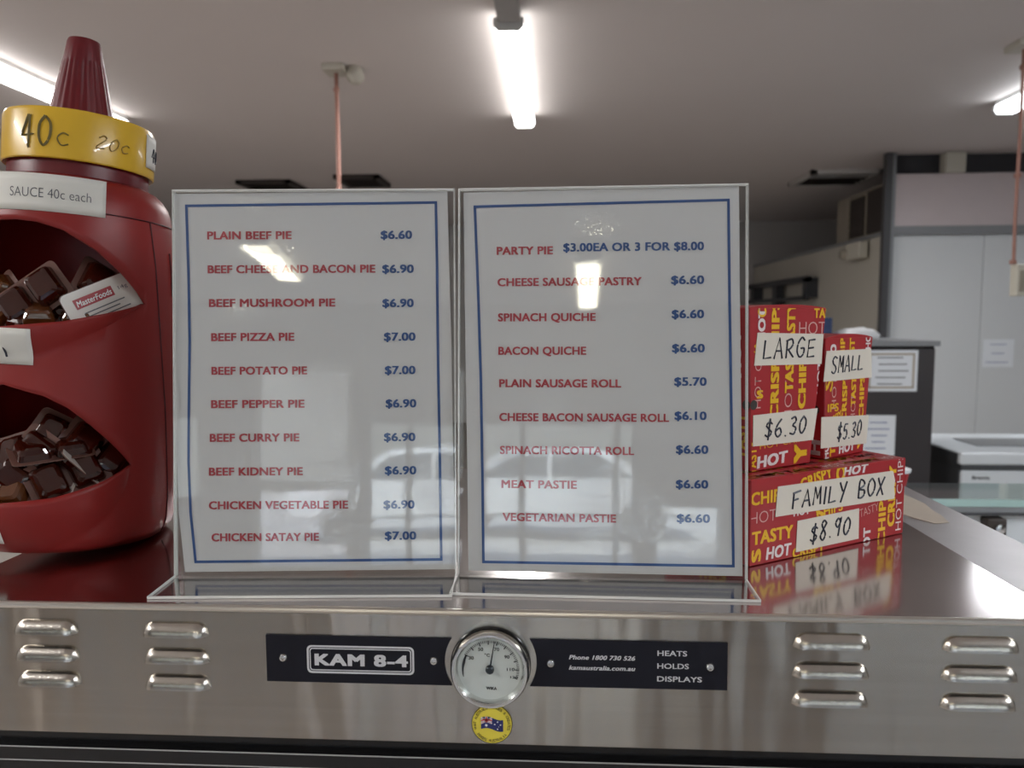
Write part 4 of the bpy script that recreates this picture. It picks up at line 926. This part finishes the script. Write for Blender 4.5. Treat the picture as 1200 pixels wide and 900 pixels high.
# ---- sauce sachets
def sachet_mesh():
    fl = bmesh.new(); pts = []
    P = rrect(-.031, .031, -.0195, .0195, .005, 4)
    prism(fl, P, -.0004, .0004)
    bl = bmesh.new()
    for x0, x1 in ((-.0265, -.0015), (.0015, .0265)):
        b = bmesh.new(); rings = []
        for y, k in ((.0004, 0), (.0055, .0012), (.0090, .003), (.0104, .0055)):
            rings.append([b.verts.new((p[0], y, p[1])) for p in rrect(x0+k, x1-k, -.0155+k, .0155-k, .0035, 3)])
        for p, q in zip(rings, rings[1:]):
            m_ = len(p)
            for i in range(m_): b.faces.new((p[i], p[(i+1) % m_], q[(i+1) % m_], q[i]))
        b.faces.new(rings[-1]); bmesh.ops.recalc_face_normals(b, faces=b.faces[:]); add(bl, b)
    ld = bmesh.new(); prism(ld, rrect(-.0305, .0305, -.019, .019, .005, 4), -.0007, -.0004)
    pr = bmesh.new()
    box(pr, -.022, .012, -.0009, -.0007, .004, .0125)
    ln = bmesh.new(); text(ln, 'MasterFoods', -.0205, .0105, .0083, .0052, y=-.0010, bold=.02, shear=.2)
    tx = bmesh.new()
    for z, a, c in ((-.001, -.018, .018), (-.0045, -.018, .012), (-.008, -.014, .020), (-.0115, -.02, .016)): box(tx, a, c, -.0009, -.0007, z-.0005, z+.0005)
    text(tx, '14g', .017, .025, .0085, .0035, y=-.0009)
    return [('flange', fl, 'flange'), ('blister', bl, 'sauce'), ('lid_film', ld, 'foil'), ('banner', pr, 'banner'), ('banner_lettering', ln, 'white'), ('fine_print', tx, 'greyink')]
proto = {}
for nm, b, mm in sachet_mesh():
    me = bpy.data.meshes.new(nm); b.normal_update(); b.to_mesh(me); b.free(); me.materials.append(M[mm]); proto[nm] = me
me = proto['blister'].copy(); me.materials[0] = M['sauceb']; protob = me
def sachet(ph, z, r, face, spin, tilt, label, group, brown=False, lean=(0, 0)):
    """face: +1 shows the lid, -1 shows the blister"""
    p = cyl(r, math.radians(ph), z); R = Matrix.Translation(p) @ Matrix.Rotation(math.radians(ph), 4, 'Z') @ Matrix.Rotation(math.radians(-lean[1]), 4, 'Y') @ Matrix.Rotation(math.radians(lean[0]), 4, 'Z') @ Matrix.Rotation(math.radians(tilt), 4, 'X') @ Matrix.Rotation(math.radians(-spin), 4, 'Y')
    if face < 0: R = R @ Matrix.Rotation(PI, 4, 'Z')
    t = thing('sauce_sachet', label, 'sachet', mat4=SM @ R, group=group)
    par = {}
    for nm in ('flange', 'blister', 'lid_film'):
        o = bpy.data.objects.new(nm, protob if (nm == 'blister' and brown) else proto[nm]); C.objects.link(o); o.parent = t; par[nm] = o
    if face > 0:
        for nm in ('banner', 'banner_lettering', 'fine_print'):
            o = bpy.data.objects.new(nm, proto[nm]); C.objects.link(o); o.parent = par['lid_film']
U, W_ = 'sauce sachets in the upper opening', 'sauce sachets in the lower opening'
#       phi  z    r    face spin tilt
SA = [
 (15, .2130, .076, 1, 28, -8, 'sachet with white lid and red banner at the right of the upper opening', U, False, (0, 0)),
 (25, .2255, .060, -1, -30, -20, 'dark sachet behind the white lidded one in the upper opening', U, False, (0, 0)),
 (-30, .2150, .066, -1, 42, -14, 'diamond-tilted sachet with pale flange at the left of the upper opening', U, False, (0, 0)),
 (-12, .2000, .064, -1, 8, -62, 'amber brown sachet lying flat in the middle of the upper opening', U, True, (0, 0)),
 (-42, .1960, .064, -1, -12, -50, 'dark sachet at the lower left of the upper opening', U, False, (0, 0)),
 (4, .2120, .052, -1, 15, -30, 'dark sachet deep in the middle of the upper opening', U, False, (0, 0)),
 (-58, .2100, .062, -1, -30, -20, 'sachet at the far left of the upper opening, past the frame edge', U, True, (0, 0)),
 (-28, .0740, .070, -1, 58, -12, 'tall tilted sachet at the left of the lower opening', W_, False, (0, 0)),
 (-5, .0920, .056, -1, -28, -18, 'dark sachet standing at the back middle of the lower opening', W_, False, (0, 0)),
 (-3, .0650, .074, -1, 25, -25, 'sachet with shiny ridges at the front middle of the lower opening', W_, False, (0, 0)),
 (-14, .0850, .067, -1, 24, -72, 'thin-edged sachet lying across the pile in the lower opening', W_, False, (0, 0)),
 (16, .0840, .064, -1, -40, -20, 'dark sachet under the right end of the lower opening', W_, False, (0, 0)),
 (12, .0690, .067, 1, 90, 0, 'sachet showing its pale edge at the right tip of the lower opening', W_, False, (68, 45)),
 (-22, .0500, .076, 1, -6, -30, 'small pale sachet corner above the lip of the lower opening', W_, False, (0, 0)),
 (-42, .0500, .076, -1, 10, -35, 'sachet at the lower left of the lower opening', W_, True, (0, 0)),
 (-52, .0760, .064, -1, 20, -20, 'sachet at the far left of the lower opening, past the frame edge', W_, False, (0, 0))]
for a in SA: sachet(*a)
